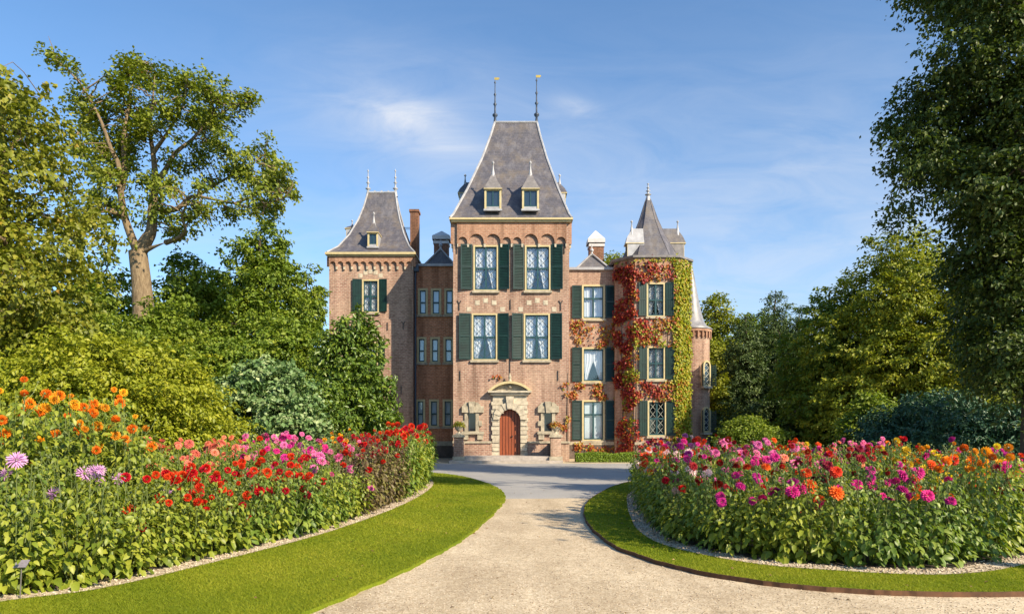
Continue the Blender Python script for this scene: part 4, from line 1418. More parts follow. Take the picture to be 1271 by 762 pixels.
def clump_centres(blobs, spacing, shell=0.55, zmin=0.25):
    """centres of leaf clumps spread through a set of ellipsoids (x, y, z, rx, ry, rz)."""
    out = []
    for (x, y, z, rx, ry, rz) in blobs:
        area = 4 * math.pi * ((rx * ry) ** 1.6 / 3 + (rx * rz) ** 1.6 / 3 + (ry * rz) ** 1.6 / 3) ** (1 / 1.6)
        n = max(3, int(area / spacing ** 2 * 1.25))
        d = sphere_dirs(n)
        r = (shell + (1 - shell) * rng.random(n) ** .6)[:, None]
        ph = rng.random(6) * 6.28
        low = np.sin(d[:, 0] * 4.1 + ph[0]) + np.sin(d[:, 1] * 4.7 + ph[1]) + np.sin(d[:, 2] * 5.3 + ph[2]) + .6 * np.sin(d[:, 0] * 9 + d[:, 2] * 8 + ph[3])
        r = r * (1 + .085 * low[:, None]) * np.where(rng.random(n) < .1, 1.16, 1.0)[:, None]
        c = np.array([x, y, z]) + d * r * np.array([rx, ry, rz])
        out.append(np.hstack([c, d]))
    c = np.vstack(out)
    return c[c[:, 2] > zmin]

def crown_mesh(name, C, per, rad, size, flat=0.5, up=0.8, droop=0.0, aspect=0.6, jitter=0.8, size_var=0.85, tone=0.45, spray=0.0, lift=0.15):
    """C: clump centres with outward directions (n, 6)."""
    n = len(C)
    cnt = np.maximum(3, (per * (0.55 + 0.9 * rng.random(n))).astype(int))
    idx = np.repeat(np.arange(n), cnt)
    m = len(idx)
    rr = rad * (0.7 + 0.6 * rng.random(n))[idx][:, None]
    off = rng.normal(size=(m, 3)) * 0.55
    off[:, 2] *= flat
    out = C[idx, 3:6]
    # sprays tip down away from the trunk
    off[:, 2] -= droop * np.abs(np.sum(off[:, :2] * unit(out[:, :2]), 1))
    P = C[idx, :3] + off * rr
    if spray > 0:
        sd = unit(C[:, 3:6] * np.array([1, 1, .5]) + rng.normal(size=(n, 3)) * .45 + np.array([0, 0, lift]))
        ln = (spray * (.4 + .9 * rng.random(n)))[idx]
        t = rng.random(m)
        P = C[idx, :3] + off * rr * (1.05 - .75 * t)[:, None] + sd[idx] * (ln * t)[:, None]
        P[:, 2] -= droop * ln * t * t * .8
    N = np.array([0, 0, up]) + out * 0.7 + rng.normal(size=(m, 3)) * jitter
    T = out * .6 + rng.normal(size=(m, 3)) * .7 + np.array([0, 0, -0.35 - droop])
    L = size * (1 - size_var / 2 + size_var * rng.random(m))
    V, Fa = leaf_arrays(P, N, T, L, L * aspect)
    base = rng.random(n)[idx]
    r = np.clip(base * tone + rng.random(m) * (1 - tone), 0, 1)
    return np_mesh(name, V, Fa, np.repeat(r, 2))

def rel(me, origin):
    V = np.empty(len(me.vertices) * 3, np.float32)
    me.vertices.foreach_get('co', V)
    V = V.reshape(-1, 3) - np.asarray(origin, np.float32)
    me.vertices.foreach_set('co', V.ravel()); me.update()
    return me

def bend_path(a, b, n=6, sag=0.0, wob=0.12):
    a, b = np.array(a, float), np.array(b, float)
    L = np.linalg.norm(b - a)
    pts = []
    w = rng.normal(size=3) * L * wob
    w2 = rng.normal(size=3) * L * wob * .5
    for i in range(n + 1):
        t = i / n
        p = a + (b - a) * t + w * math.sin(math.pi * t) + w2 * math.sin(2 * math.pi * t)
        p[2] += sag * L * math.sin(math.pi * t)
        pts.append(p)
    return pts

def grow(root_loc, C, trunk_r, crown_base, crown_top, n_limbs, twigs=70, lean=(0, 0)):
    """trunk, limbs and twigs leading to the clump centres, as one MB."""
    mb = MB(root_loc)
    x, y, z = root_loc
    top = np.array([x + lean[0], y + lean[1], crown_top])
    tr = [np.array([x, y, z - .1])]
    for t in (.04, .15, .35, .6, .85, 1):
        p = np.array([x, y, z]) * (1 - t) + top * t
        p[:2] += rng.normal(size=2) * .12 * min(1, t * 3) * trunk_r * 2
        tr.append(p)
    rad = [trunk_r * 1.45, trunk_r * 1.15, trunk_r, trunk_r * .85, trunk_r * .6, trunk_r * .33, trunk_r * .08]
    mb.tube(tr, rad, 10)
    nodes = []
    sel = rng.choice(len(C), min(n_limbs, len(C)), replace=False)
    for k in sel:
        e = C[k, :3]
        zz = crown_base + (min(max(e[2] - .25 * np.linalg.norm(e[:2] - [x, y]), crown_base), crown_top) - crown_base) * .8
        t = np.clip((zz - z) / (crown_top - z), .1, .92)
        a = np.array([x, y, z]) * (1 - t) + top * t
        pts = bend_path(a, e, 6, .08)
        r0 = trunk_r * .42 * (1 - t * .5)
        mb.tube(pts, [r0 * (1 - .85 * i / 6) for i in range(7)], 6, False)
        nodes += [(p, r0 * (1 - .8 * i / 6)) for i, p in enumerate(pts) if i > 1]
    if nodes:
        NP = np.array([q[0] for q in nodes])
        for k in rng.choice(len(C), min(twigs, len(C)), replace=False):
            e = C[k, :3]
            j = np.argmin(np.linalg.norm(NP - e, axis=1))
            pts = bend_path(NP[j], e, 4, .03)
            r0 = max(.012, nodes[j][1] * .5)
            mb.tube(pts, [r0 * (1 - .8 * i / 4) for i in range(5)], 4, False)
    return mb

def tree(name, loc, blobs, mat, label, cat='tree', group=None, spacing=1.0, per=60, rad=.75, size=.2, trunk_r=.35, crown_base=2.0, limbs=9, twigs=60,
         shell=.55, bark=None, lean=(0, 0), zmin=.25, **kw):
    root = empty(name, loc, label, cat, group)
    C = clump_centres(blobs, spacing, shell, zmin)
    top = max(b[2] + b[5] * .7 for b in blobs)
    mb = grow(loc, C, trunk_r, crown_base, top, limbs, twigs, lean)
    mb.build('trunk' if cat == 'tree' else 'stem', bark or M_BARKD, root, True)
    me = crown_mesh('crown', C, per, rad, size, **kw)
    rel(me, loc)
    link('crown' if cat == 'tree' else 'foliage', me, mat, root)
    return root

def lumpy(cx, cy, z0, z1, r, n=9, ry=None, top=.75, lump=.5, bottom=.75):
    """a set of ellipsoids that together make an uneven crown between heights z0 and z1."""
    ry = ry or r
    bl = []
    H = z1 - z0
    for i in range(n):
        t = (i + .5) / n
        ang = i * 2.39996 + rng.random() * .6
        prof = (bottom + (1 - bottom) * min(1, t / .4)) if t < .4 else (1 - (1 - (1 - top)) * ((t - .4) / .6) ** 1.7)
        prof = max(.18, prof)
        s = lump * (.8 + .4 * rng.random())
        k = prof * (1 - s * .85)
        bl.append((cx + r * k * math.cos(ang), cy + ry * k * math.sin(ang), z0 + H * (t * .86 + .04), r * s * prof + .25, ry * s * prof + .25, min(H * .5, max(.3, r * s * .75 * prof + .15))))
    bl.append((cx, cy, z0 + H * .40, r * .6, ry * .6, H * .36))
    bl.append((cx + r * .12, cy, z1 - H * .14, r * (1 - top) * .8 + .2, ry * (1 - top) * .8 + .2, H * .14))
    return bl

LEAF_GAIN = 1.5
LM = dict(
    oak=leaf_mat('oak_leaves', [(0, (0.070, 0.098, 0.010)), (.6, (0.125, 0.15, 0.014)), (.95, (0.18, 0.185, 0.022)), (1, (0.19, 0.09, 0.02))]),
    lime=leaf_mat('lime_leaves', [(0, (0.075, 0.092, 0.010)), (.6, (0.14, 0.152, 0.016)), (.92, (0.20, 0.18, 0.022)), (1, (0.24, 0.11, 0.02))], .35),
    mid=leaf_mat('mid_green_leaves', [(0, (0.055, 0.092, 0.010)), (.6, (0.105, 0.15, 0.014)), (1, (0.175, 0.20, 0.02))]),
    bright=leaf_mat('bright_green_leaves', [(0, (0.07, 0.105, 0.010)), (.6, (0.12, 0.16, 0.016)), (1, (0.18, 0.20, 0.022))], .35),
    gold=leaf_mat('golden_leaves', [(0, (0.115, 0.135, 0.010)), (.6, (0.185, 0.20, 0.014)), (1, (0.26, 0.25, 0.02))], .35),
    magnolia=leaf_mat('glossy_leaves', [(0, (0.03, 0.062, 0.008)), (.6, (0.08, 0.125, 0.014)), (1, (0.16, 0.20, 0.02))], .2, .4, .5),
    varieg=leaf_mat('variegated_leaves', [(0, (0.05, 0.095, 0.03)), (.5, (0.09, 0.15, 0.05)), (.75, (0.16, 0.21, 0.09)), (1, (0.30, 0.33, 0.17))], .2),
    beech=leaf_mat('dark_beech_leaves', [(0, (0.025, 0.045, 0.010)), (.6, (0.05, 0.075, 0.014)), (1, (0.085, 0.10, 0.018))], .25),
    horn=leaf_mat('hornbeam_leaves', [(0, (0.085, 0.115, 0.010)), (.6, (0.165, 0.18, 0.014)), (1, (0.25, 0.235, 0.02))], .3),
    conif=leaf_mat('conifer_needles', [(0, (0.028, 0.050, 0.013)), (.7, (0.055, 0.085, 0.02)), (1, (0.095, 0.12, 0.025))], .1),
    rhodo=leaf_mat('rhododendron_leaves', [(0, (0.020, 0.055, 0.030)), (.6, (0.035, 0.085, 0.045)), (1, (0.07, 0.12, 0.06))], .12, .45, .5),
    box=leaf_mat('box_leaves', [(0, (0.08, 0.13, 0.012)), (1, (0.15, 0.21, 0.02))], .25),
    red=leaf_mat('red_creeper_leaves', [(0, (0.10, 0.008, 0.010)), (.5, (0.20, 0.016, 0.014)), (.85, (0.30, 0.05, 0.015)), (1, (0.27, 0.15, 0.02))], .25),
    orange=leaf_mat('orange_creeper_leaves', [(0, (0.16, 0.018, 0.012)), (.4, (0.25, 0.07, 0.015)), (.75, (0.25, 0.16, 0.02)), (1, (0.16, 0.17, 0.015))], .25),
    yellow=leaf_mat('yellow_creeper_leaves', [(0, (0.09, 0.13, 0.010)), (.4, (0.17, 0.185, 0.012)), (.8, (0.25, 0.23, 0.014)), (.93, (0.26, 0.19, 0.018)), (1, (0.28, 0.07, 0.015))], .3),
)

# ------------------------------------------------------------------ trees and shrubs, left
def limb_oak():
    Y = 30.0
    def P(px, py, dy=0.0): return np.array([wx(px, Y + dy), Y + dy, wz(py, Y + dy)])
    base = P(178, 535); loc = (float(base[0]), Y, 0.0)
    root = empty('oak_tree', loc, 'tall spreading oak with a pale bare trunk and open crown standing above the shrubs', 'tree')
    mb = MB(loc)
    mb.tube([P(178, 540), P(179, 470), P(177, 420), P(178, 385), P(175, 345), P(171, 312)], [.62, .55, .48, .44, .40, .38], 12, False)
    limbs = [
        ([(173, 318), (164, 296), (155, 270), (150, 240), (147, 205), (139, 188), (125, 150), (105, 112), (85, 88), (66, 72)], .22, -1.2),
        ([(150, 235), (155, 210), (153, 175), (158, 140), (166, 100), (170, 78)], .17, .8),
        ([(171, 316), (182, 298), (188, 285), (190, 250), (193, 225), (190, 190), (186, 160), (190, 120), (192, 95)], .33, .6),
        ([(190, 232), (205, 212), (218, 190), (240, 172), (258, 150), (285, 135), (300, 128)], .15, 1.8),
        ([(192, 262), (207, 262), (222, 258), (238, 244), (262, 247), (292, 253), (320, 258), (352, 246)], .15, -1.6),
        ([(206, 301), (222, 295), (230, 285), (226, 268), (232, 255), (244, 244)], .13, -1.8),
        ([(178, 312), (192, 306), (206, 301)], .15, -.6),
        ([(240, 246), (275, 225), (305, 208), (330, 190)], .09, .6),
        ([(152, 268), (138, 263), (122, 264), (105, 275), (88, 270)], .12, -1.5),
        ([(147, 205), (128, 195), (108, 190), (95, 168)], .08, 1.5),
        ([(190, 190), (208, 165), (225, 135), (232, 108)], .11, -1.0),
        ([(252, 158), (262, 145), (270, 128)], .06, -1.4),
        ([(292, 253), (318, 240), (330, 222), (338, 205)], .07, -1),
        ([(190, 130), (212, 118), (222, 98)], .07, 1.2),
    ]
    tips = []
    for pts, r0, dy in limbs:
        n = len(pts)
        q = catmull([P(p[0], p[1], dy * i / (n - 1)) for i, p in enumerate(pts)], 4)
        m = len(q)
        mb.tube([tuple(v) for v in q], [max(.018, r0 * (1 - .97 * (i / (m - 1)) ** .8)) for i in range(m)], 8, False)
        tips += [v for v in q[m // 4:]]
    tips = np.array(tips)
    blobs = [(70, 78, 17), (88, 92, 17), (103, 112, 20), (118, 135, 24), (110, 158, 16), (165, 85, 25), (185, 100, 28), (150, 112, 22), (215, 105, 25), (238, 108, 18), (262, 120, 26), (285, 125, 24), (302, 128, 17),
             (140, 150, 28), (172, 135, 28), (205, 140, 28), (235, 145, 24), (130, 182, 26), (160, 172, 24), (188, 165, 24), (212, 175, 24), (108, 195, 20), (98, 180, 13),
             (258, 160, 26), (285, 165, 26), (300, 148, 18), (318, 187, 14), (335, 205, 18), (345, 228, 18), (358, 238, 12), (322, 228, 22), (300, 210, 22), (275, 195, 22), (250, 190, 20), (230, 205, 20), (310, 250, 18), (335, 252, 20), (350, 215, 12),
             (165, 205, 22), (138, 215, 26), (112, 228, 22), (92, 245, 16), (125, 245, 22), (165, 240, 20), (185, 225, 18), (208, 232, 20), (110, 268, 16), (90, 272, 13), (140, 268, 13), (200, 258, 18), (165, 265, 15), (215, 290, 12), (262, 225, 16),
             (245, 262, 12), (280, 262, 14), (190, 285, 10), (130, 285, 12), (265, 148, 14)]
    cs = []
    for bx, by, br in blobs:
        dy = rng.normal() * 1.7
        c = P(bx, by, dy)
        R_ = br * Y / F * .92
        k = max(4, int(4.4 * (R_ / .5) ** 2))
        d = sphere_dirs(k)
        q = c + d * (rng.random((k, 1)) ** .5) * np.array([R_, R_ * 1.3, R_ * .8])
        dd = unit(q - P(190, 230)); cs.append(np.hstack([q, dd]))
    for p_ in tips[rng.choice(len(tips), 110)]:
        q = p_ + rng.normal(size=3) * np.array([.5, .7, .4]); cs.append(np.hstack([q, unit(q - P(190, 230))])[None])
    C = np.vstack(cs)
    dC = np.array([np.min(np.linalg.norm(tips - e, axis=1)) for e in C[:, :3]])
    C = C[dC < 1.5]
    for k in rng.choice(len(C), 330, replace=False):
        e = C[k, :3]; j = np.argmin(np.linalg.norm(tips - e, axis=1))
        if np.linalg.norm(tips[j] - e) > 1.7: continue
        pts = bend_path(tips[j], e, 4, .03, .15)
        mb.tube(pts, [.035, .028, .02, .014, .006], 4, False)
    # bare twigs at the crown's edge
    for a, b_ in (((68, 74), (60, 45)), ((262, 130), (266, 100)), ((95, 165), (84, 150)), ((90, 245), (80, 240))):
        pts = bend_path(P(*a), P(*b_), 4, 0, .05); mb.tube(pts, [.03, .025, .02, .012, .005], 4, False)
    mb.build('trunk', M_BARK, root, True)
    me = crown_mesh('crown', C, 58, .37, .165, flat=.75, up=.9, aspect=.62, jitter=.8)
    rel(me, loc); link('crown', me, LM['oak'], root)
limb_oak()

# big lime at the left edge, hanging twigs
Y = 17.0
bl = []
for px, py, r_ in ((20, 110, 20), (-20, 130, 50), (10, 150, 35), (40, 140, 20), (55, 170, 18), (20, 200, 38), (65, 215, 24), (-30, 230, 60), (40, 250, 40), (85, 265, 24), (108, 285, 14), (20, 310, 45), (65, 320, 36), (95, 330, 18), (95, 365, 22), (50, 380, 45), (0, 390, 60),
                   (80, 400, 24), (30, 430, 40), (-40, 330, 60), (-50, 430, 50), (60, 440, 22)):
    bl.append((wx(px, Y), Y + rng.normal() * .9, wz(py, Y), r_ * Y / F, r_ * Y / F * 1.3, r_ * Y / F * .8))
tree('lime_tree', (wx(-10, Y), Y + .3, 0), bl, LM['lime'], 'yellowing lime tree with hanging twigs at the left edge of the view', spacing=.47, per=27, rad=.34, size=.125, trunk_r=.24, crown_base=2.5,
     limbs=16, twigs=160, shell=.35, spray=.75, lift=.1, droop=.55, flat=.75, up=.7, aspect=.8, bark=M_BARK)

def T(px, Y, ptop, rpx, zlow, mat, label, cat='tree', name=None, n=10, top=.75, lump=.5, bottom=.75, **kw):
    x = wx(px, Y); r = rpx * Y / F; z1 = wz(ptop, Y)
    return tree(name or ('tree' if cat == 'tree' else 'shrub'), (x, Y, 0), lumpy(x, Y, zlow, z1, r, n, None, top, lump, bottom), LM[mat], label, cat, **kw)

GB = None
T(322, 36, 268, 72, 1.5, 'mid', 'bushy young oak between the tall oak and the castle', name='broadleaf_tree', n=14, top=.8, lump=.46, spacing=.62, per=40, rad=.45, size=.19, trunk_r=.3, shell=.45, spray=.7, lift=.3)
T(380, 38.5, 334, 33, 1.0, 'bright', 'small round-headed tree close beside the castle\'s left tower', name='broadleaf_tree', n=9, top=.7, spacing=.6, per=40, rad=.42, size=.19, trunk_r=.2, spray=.6, lift=.3)
T(225, 33, 318, 75, 1.0, 'mid', 'dense bushy tree right behind the tall oak\'s trunk', name='broadleaf_tree', n=12, top=.65, spacing=.65, per=40, rad=.45, size=.19, trunk_r=.3, spray=.7, lift=.3)
T(120, 31, 330, 70, 1.0, 'bright', 'leafy tree to the left of the tall oak\'s trunk, below its crown', name='broadleaf_tree', n=12, top=.7, spacing=.62, per=40, rad=.45, size=.18, trunk_r=.3, spray=.7, lift=.3)
T(20, 34, 360, 80, .5, 'mid', 'broad dark tree behind the yellowing lime tree', name='broadleaf_tree', n=12, top=.7, spacing=.75, per=34, rad=.6, size=.22, trunk_r=.3)
T(345, 30, 395, 62, .3, 'mid', 'rounded green shrub between the bushy young oak and the variegated shrub', 'shrub', n=12, top=.6, spacing=.5, per=40, rad=.42, size=.17, trunk_r=.1, crown_base=.6, spray=.6, lift=.35, droop=.15)
T(190, 25, 385, 78, .3, 'bright', 'wide leafy green shrub standing behind the golden shrub', 'shrub', n=14, top=.6, spacing=.45, per=40, rad=.4, size=.15, trunk_r=.1, crown_base=.6, spray=.6, lift=.35, droop=.15)
T(290, 26, 420, 60, .3, 'mid', 'dark green shrub directly behind the round variegated shrub', 'shrub', n=12, top=.6, spacing=.46, per=40, rad=.4, size=.15, trunk_r=.1, crown_base=.6, spray=.6, lift=.35, droop=.15)
T(436, 27, 391, 41, .15, 'magnolia', 'tall glossy dark green bush in front of the castle\'s left tower', 'shrub', name='magnolia_bush', n=16, top=.72, lump=.45, bottom=.85, spacing=.40, per=34, rad=.36, size=.2, trunk_r=.1, crown_base=.5, aspect=.42, up=.6, limbs=12, spray=.55, lift=.5)
T(388, 24.5, 470, 45, .1, 'magnolia', 'low dark bush wedged between the variegated shrub and the glossy bush', 'shrub', n=9, top=.6, spacing=.38, per=32, rad=.34, size=.16, trunk_r=.06, crown_base=.4, aspect=.5)
T(325, 19, 452, 62, .1, 'varieg', 'round shrub with pale variegated leaves behind the left flower bed', 'shrub', name='variegated_shrub', n=12, top=.5, lump=.5, bottom=.85, spacing=.26, per=30, rad=.26, size=.125, trunk_r=.06, crown_base=.4, aspect=.7, up=.5, shell=.6, spray=.3)
T(130, 15.5, 432, 128, .1, 'gold', 'big golden-leaved shrub with layered drooping branches behind the orange dahlias', 'shrub', name='golden_shrub', n=16, top=.5, lump=.5, bottom=.9, spacing=.27, per=30, rad=.3, size=.10, trunk_r=.08, crown_base=.4, flat=.22, droop=.55, spray=.75, lift=.1, up=1.1, shell=.55)
T(-60, 15, 440, 90, .1, 'mid', 'green shrub at the left edge under the yellowing lime tree', 'shrub', n=10, top=.6, spacing=.35, per=30, rad=.32, size=.12, trunk_r=.06, crown_base=.4)

# ------------------------------------------------------------------ trees and shrubs, right
Y = 18.0
bl = []
for px, py, r_ in ((1200, -60, 50), (1260, -40, 70), (1175, -15, 24), (1160, 5, 16), (1190, 30, 34), (1150, 75, 20), (1135, 100, 18), (1115, 122, 16), (1165, 110, 30), (1200, 90, 40), (1250, 60, 60), (1130, 150, 20), (1112, 170, 12), (1165, 165, 30), (1145, 195, 20),
                   (1122, 208, 10), (1205, 160, 44), (1260, 150, 60), (1180, 215, 30), (1105, 240, 11), (1125, 245, 12), (1150, 258, 13), (1215, 230, 44), (1190, 260, 22), (1270, 240, 60), (1215, 300, 34), (1260, 310, 50), (1225, 350, 28), (1270, 390, 56), (1232, 420, 30), (1262, 460, 40), (1310, 100, 70), (1310, 200, 70), (1320, 320, 70), (1310, 430, 60), (1200, -110, 60), (1270, -120, 80)):
    R_ = r_ * Y / F
    bl.append((wx(px + 22, Y), Y + rng.normal() * .8 + (px > 1240) * .6, wz(py, Y), R_ * .95, R_ * 1.5, R_ * .6))
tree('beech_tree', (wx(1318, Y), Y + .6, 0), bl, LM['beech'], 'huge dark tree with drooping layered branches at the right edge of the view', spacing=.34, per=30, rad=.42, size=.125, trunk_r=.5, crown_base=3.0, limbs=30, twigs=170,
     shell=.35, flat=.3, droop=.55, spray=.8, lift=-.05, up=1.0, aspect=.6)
T(1115, 36, 280, 98, .4, 'horn', 'large tree with a sunlit yellow-green head right of the dark conifers', name='hornbeam_tree', n=18, top=.72, lump=.46, bottom=.95, spacing=.6, per=40, rad=.45, size=.17, trunk_r=.35, flat=.3, droop=.4, up=1.0, spray=.95, lift=.1)
T(1030, 39, 352, 62, .5, 'mid', 'deep green tree between the dark conifers and the yellow-green tree', name='broadleaf_tree', n=14, top=.7, lump=.42, bottom=.9, spacing=.6, per=38, rad=.45, size=.18, trunk_r=.3, flat=.35, droop=.4, spray=.9, lift=.05)
T(1205, 33, 330, 60, .5, 'horn', 'yellow-green tree half hidden behind the huge dark tree', name='hornbeam_tree', n=14, top=.75, lump=.4, bottom=.9, spacing=.6, per=38, rad=.45, size=.17, trunk_r=.3, flat=.35, droop=.4, spray=.8, lift=.1)
def conifer(px, Y, ptop, rpx, label, n=26):
    x = wx(px, Y); r = rpx * Y / F; z1 = wz(ptop, Y)
    bl = []
    for i in range(n):
        t = i / (n - 1); a = i * 2.4 + rng.random()
        rr = r * (1 - t) ** .8 * (.75 + .5 * rng.random())
        bl.append((x + rr * .55 * math.cos(a), Y + rr * .55 * math.sin(a), .8 + (z1 - .8) * t * .97, rr * .6 + .22, rr * .6 + .22, .34 + .3 * (1 - t)))
    return tree('conifer', (x, Y, 0), bl, LM['conif'], label, spacing=.5, per=40, rad=.42, size=.17, trunk_r=.22, crown_base=1.5, limbs=14, twigs=20, flat=.35, droop=.4, aspect=.4, up=.6, shell=.3, spray=.7, lift=0)
conifer(962, 50, 358, 56, 'pointed dark conifer whose tip rises over the trees right of the castle')
conifer(928, 47, 392, 46, 'shorter dark conifer between the pointed one and the castle turret')
conifer(992, 46, 384, 46, 'dark conifer standing just right of the pointed one')
T(888, 53, 364, 48, .5, 'horn', 'yellow-green tree rising directly behind the castle\'s round turret', name='broadleaf_tree', n=12, top=.7, spacing=.75, per=38, rad=.6, size=.22, trunk_r=.3)
T(935, 58, 392, 60, .5, 'mid', 'broad green tree far behind the dark conifers', name='broadleaf_tree', n=12, top=.65, spacing=.8, per=38, rad=.6, size=.24, trunk_r=.3, spray=.8)
T(893, 46.5, 462, 17, .3, 'gold', 'slender pale green sapling with drooping sprays against the turret', name='sapling', n=9, top=.6, spacing=.4, per=26, rad=.35, size=.15, trunk_r=.05, crown_base=.5, droop=.6, limbs=6)
T(755, 62, 312, 60, 2.0, 'horn', 'tree whose top shows above the roof between the chimney and the creeper tower', name='broadleaf_tree', n=9, top=.6, spacing=.9, per=36, rad=.7, size=.25, trunk_r=.3)
T(927, 36, 520, 33, .1, 'bright', 'low pale green shrub behind the flowers, right of the turret', 'shrub', n=9, top=.5, spacing=.36, per=30, rad=.33, size=.13, trunk_r=.06, crown_base=.3, flat=.5)
T(1082, 26, 491, 30, .1, 'bright', 'fresh green shrub left of the blue-green rhododendron', 'shrub', n=10, top=.55, spacing=.32, per=30, rad=.3, size=.13, trunk_r=.06, crown_base=.3)
T(1165, 23.5, 502, 78, .1, 'rhodo', 'wide blue-green rhododendron behind the right flower bed', 'shrub', name='rhododendron', n=14, top=.45, lump=.5, bottom=.9, spacing=.30, per=26, rad=.26, size=.15, trunk_r=.06, crown_base=.3, aspect=.36, up=.7, shell=.6, spray=.4)
T(1262, 22, 506, 60, .1, 'rhodo', 'dark rhododendron in the shade of the huge tree at the right edge', 'shrub', name='rhododendron', n=14, top=.5, lump=.4, bottom=.95, spacing=.32, per=24, rad=.28, size=.15, trunk_r=.06, crown_base=.3, aspect=.36, up=.7, shell=.7)
T(975, 41, 528, 24, .1, 'conif', 'low dark shrub in front of the red shed\'s left end', 'shrub', n=7, top=.5, spacing=.45, per=30, rad=.4, size=.16, trunk_r=.06, crown_base=.3)
# trees just outside the frame on the right: their shade falls on the lawns and the drive
def offtree(loc, blobs, label, spacing=.5, per=24):
    tree('park_tree', loc, blobs, LM['beech'], label, spacing=spacing, per=per, rad=.5, size=.2, trunk_r=.22, crown_base=5.0, limbs=8, twigs=20, shell=.3)
offtree((15.2, 9.8, 0), [(14.4, 10.6, 9.0, 1.4, 1.4, .9), (14.0, 10.2, 9.9, .9, .9, .7), (13.0, 8.9, 12.8, 1.0, 1.0, .8), (12.6, 9.7, 13.6, 1.0, 1.0, .8)], 'tall layered park tree standing right of the path outside the view')
offtree((10.6, 4.4, 0), [(9.6, 4.7, 7.0, .6, .6, .35), (10.1, 5.3, 7.6, .7, .7, .3), (10.9, 5.0, 8.2, .5, .5, .4), (9.1, 3.8, 6.6, .35, .35, .2)], 'slim park tree closer to the path outside the view', .55, 14)

# woodland that closes the view behind everything
def far_wood():
    cs = []
    for k in range(420):
        a = R(-62 + 124 * rng.random())
        d = 62 + 14 * rng.random()
        h = 5.5 + 2.5 * rng.random() + 1.2 * math.sin(a * 9)
        m = 7
        x, y = d * math.sin(a), d * math.cos(a)
        z = rng.random(m) ** .8 * h
        q = np.stack([x + rng.normal(size=m) * 1.2, y + rng.normal(size=m) * 1.2, z + .3], 1)
        dd = unit(np.stack([np.full(m, -math.sin(a)), np.full(m, -math.cos(a)), .4 + 0 * z], 1) + rng.normal(size=(m, 3)) * .4)
        cs.append(np.hstack([q, dd]))
    C = np.vstack(cs)
    me = crown_mesh('woodland', C, 26, 1.3, .5, flat=.6)
    o = link('woodland', me, LM['mid'])
    tag(o, 'dark band of woodland closing the view far behind the castle', 'woodland', None, 'stuff')
far_wood()

# small dark red shed in the shade under the trees
sx, sy = wx(1003, 42), 42.0
shed = empty('garden_shed', (sx, sy, 0), 'small dark red wooden shed in deep shade under the right-hand trees', 'shed')
SO = (sx, sy, 0)
x1 = wx(1066, 42)
mb = MB(SO); mb.box(sx, x1, sy, sy + 3, 0, 2.3)
k = 0
while sx + k * .2 < x1 - .05:
    mb.box(sx + k * .2 + .01, sx + k * .2 + .03, sy - .015, sy - .001, .02, 2.28); k += 1
mb.build('wall', M_SHED, shed, origin=SO)
mb = MB(SO)
mb.rings([[(sx - .3, sy - .4, 2.3), (x1 + .3, sy - .4, 2.3), (x1 + .3, sy + 3.4, 2.3), (sx - .3, sy + 3.4, 2.3)], [(sx - .3, sy + 1.4, 3.3), (x1 + .3, sy + 1.4, 3.3), (x1 + .3, sy + 1.6, 3.3), (sx - .3, sy + 1.6, 3.3)]])
mb.build('roof', M_SLATE, shed, origin=SO)
w0, w1 = wx(1019, 42), wx(1048, 42)
wd = None
mb = MB(SO)
z0, z1_ = wz(546, 42), wz(530, 42)
for a in ((w0, w1, z0, z0 + .06), (w0, w1, z1_ - .06, z1_), (w0, w0 + .06, z0 + .06, z1_ - .06), (w1 - .06, w1, z0 + .06, z1_ - .06), (w0 + .36, w0 + .42, z0 + .06, z1_ - .06)):
    mb.box(a[0], a[1], sy - .07, sy - .016, a[2], a[3])
wd = mb.build('window', M_SHED, shed, origin=SO)
mb = MB(SO); mb.box(w0 + .42, w1 - .06, sy - .03, sy - .017, z0 + .06, z1_ - .06); mb.build('pane', M_DGLASS, wd, origin=SO)
mb = MB(SO); mb.box(w0 + .06, w0 + .36, sy - .035, sy - .017, z0 + .06, z1_ - .06); mb.build('curtain', M_CURT, wd, origin=SO)

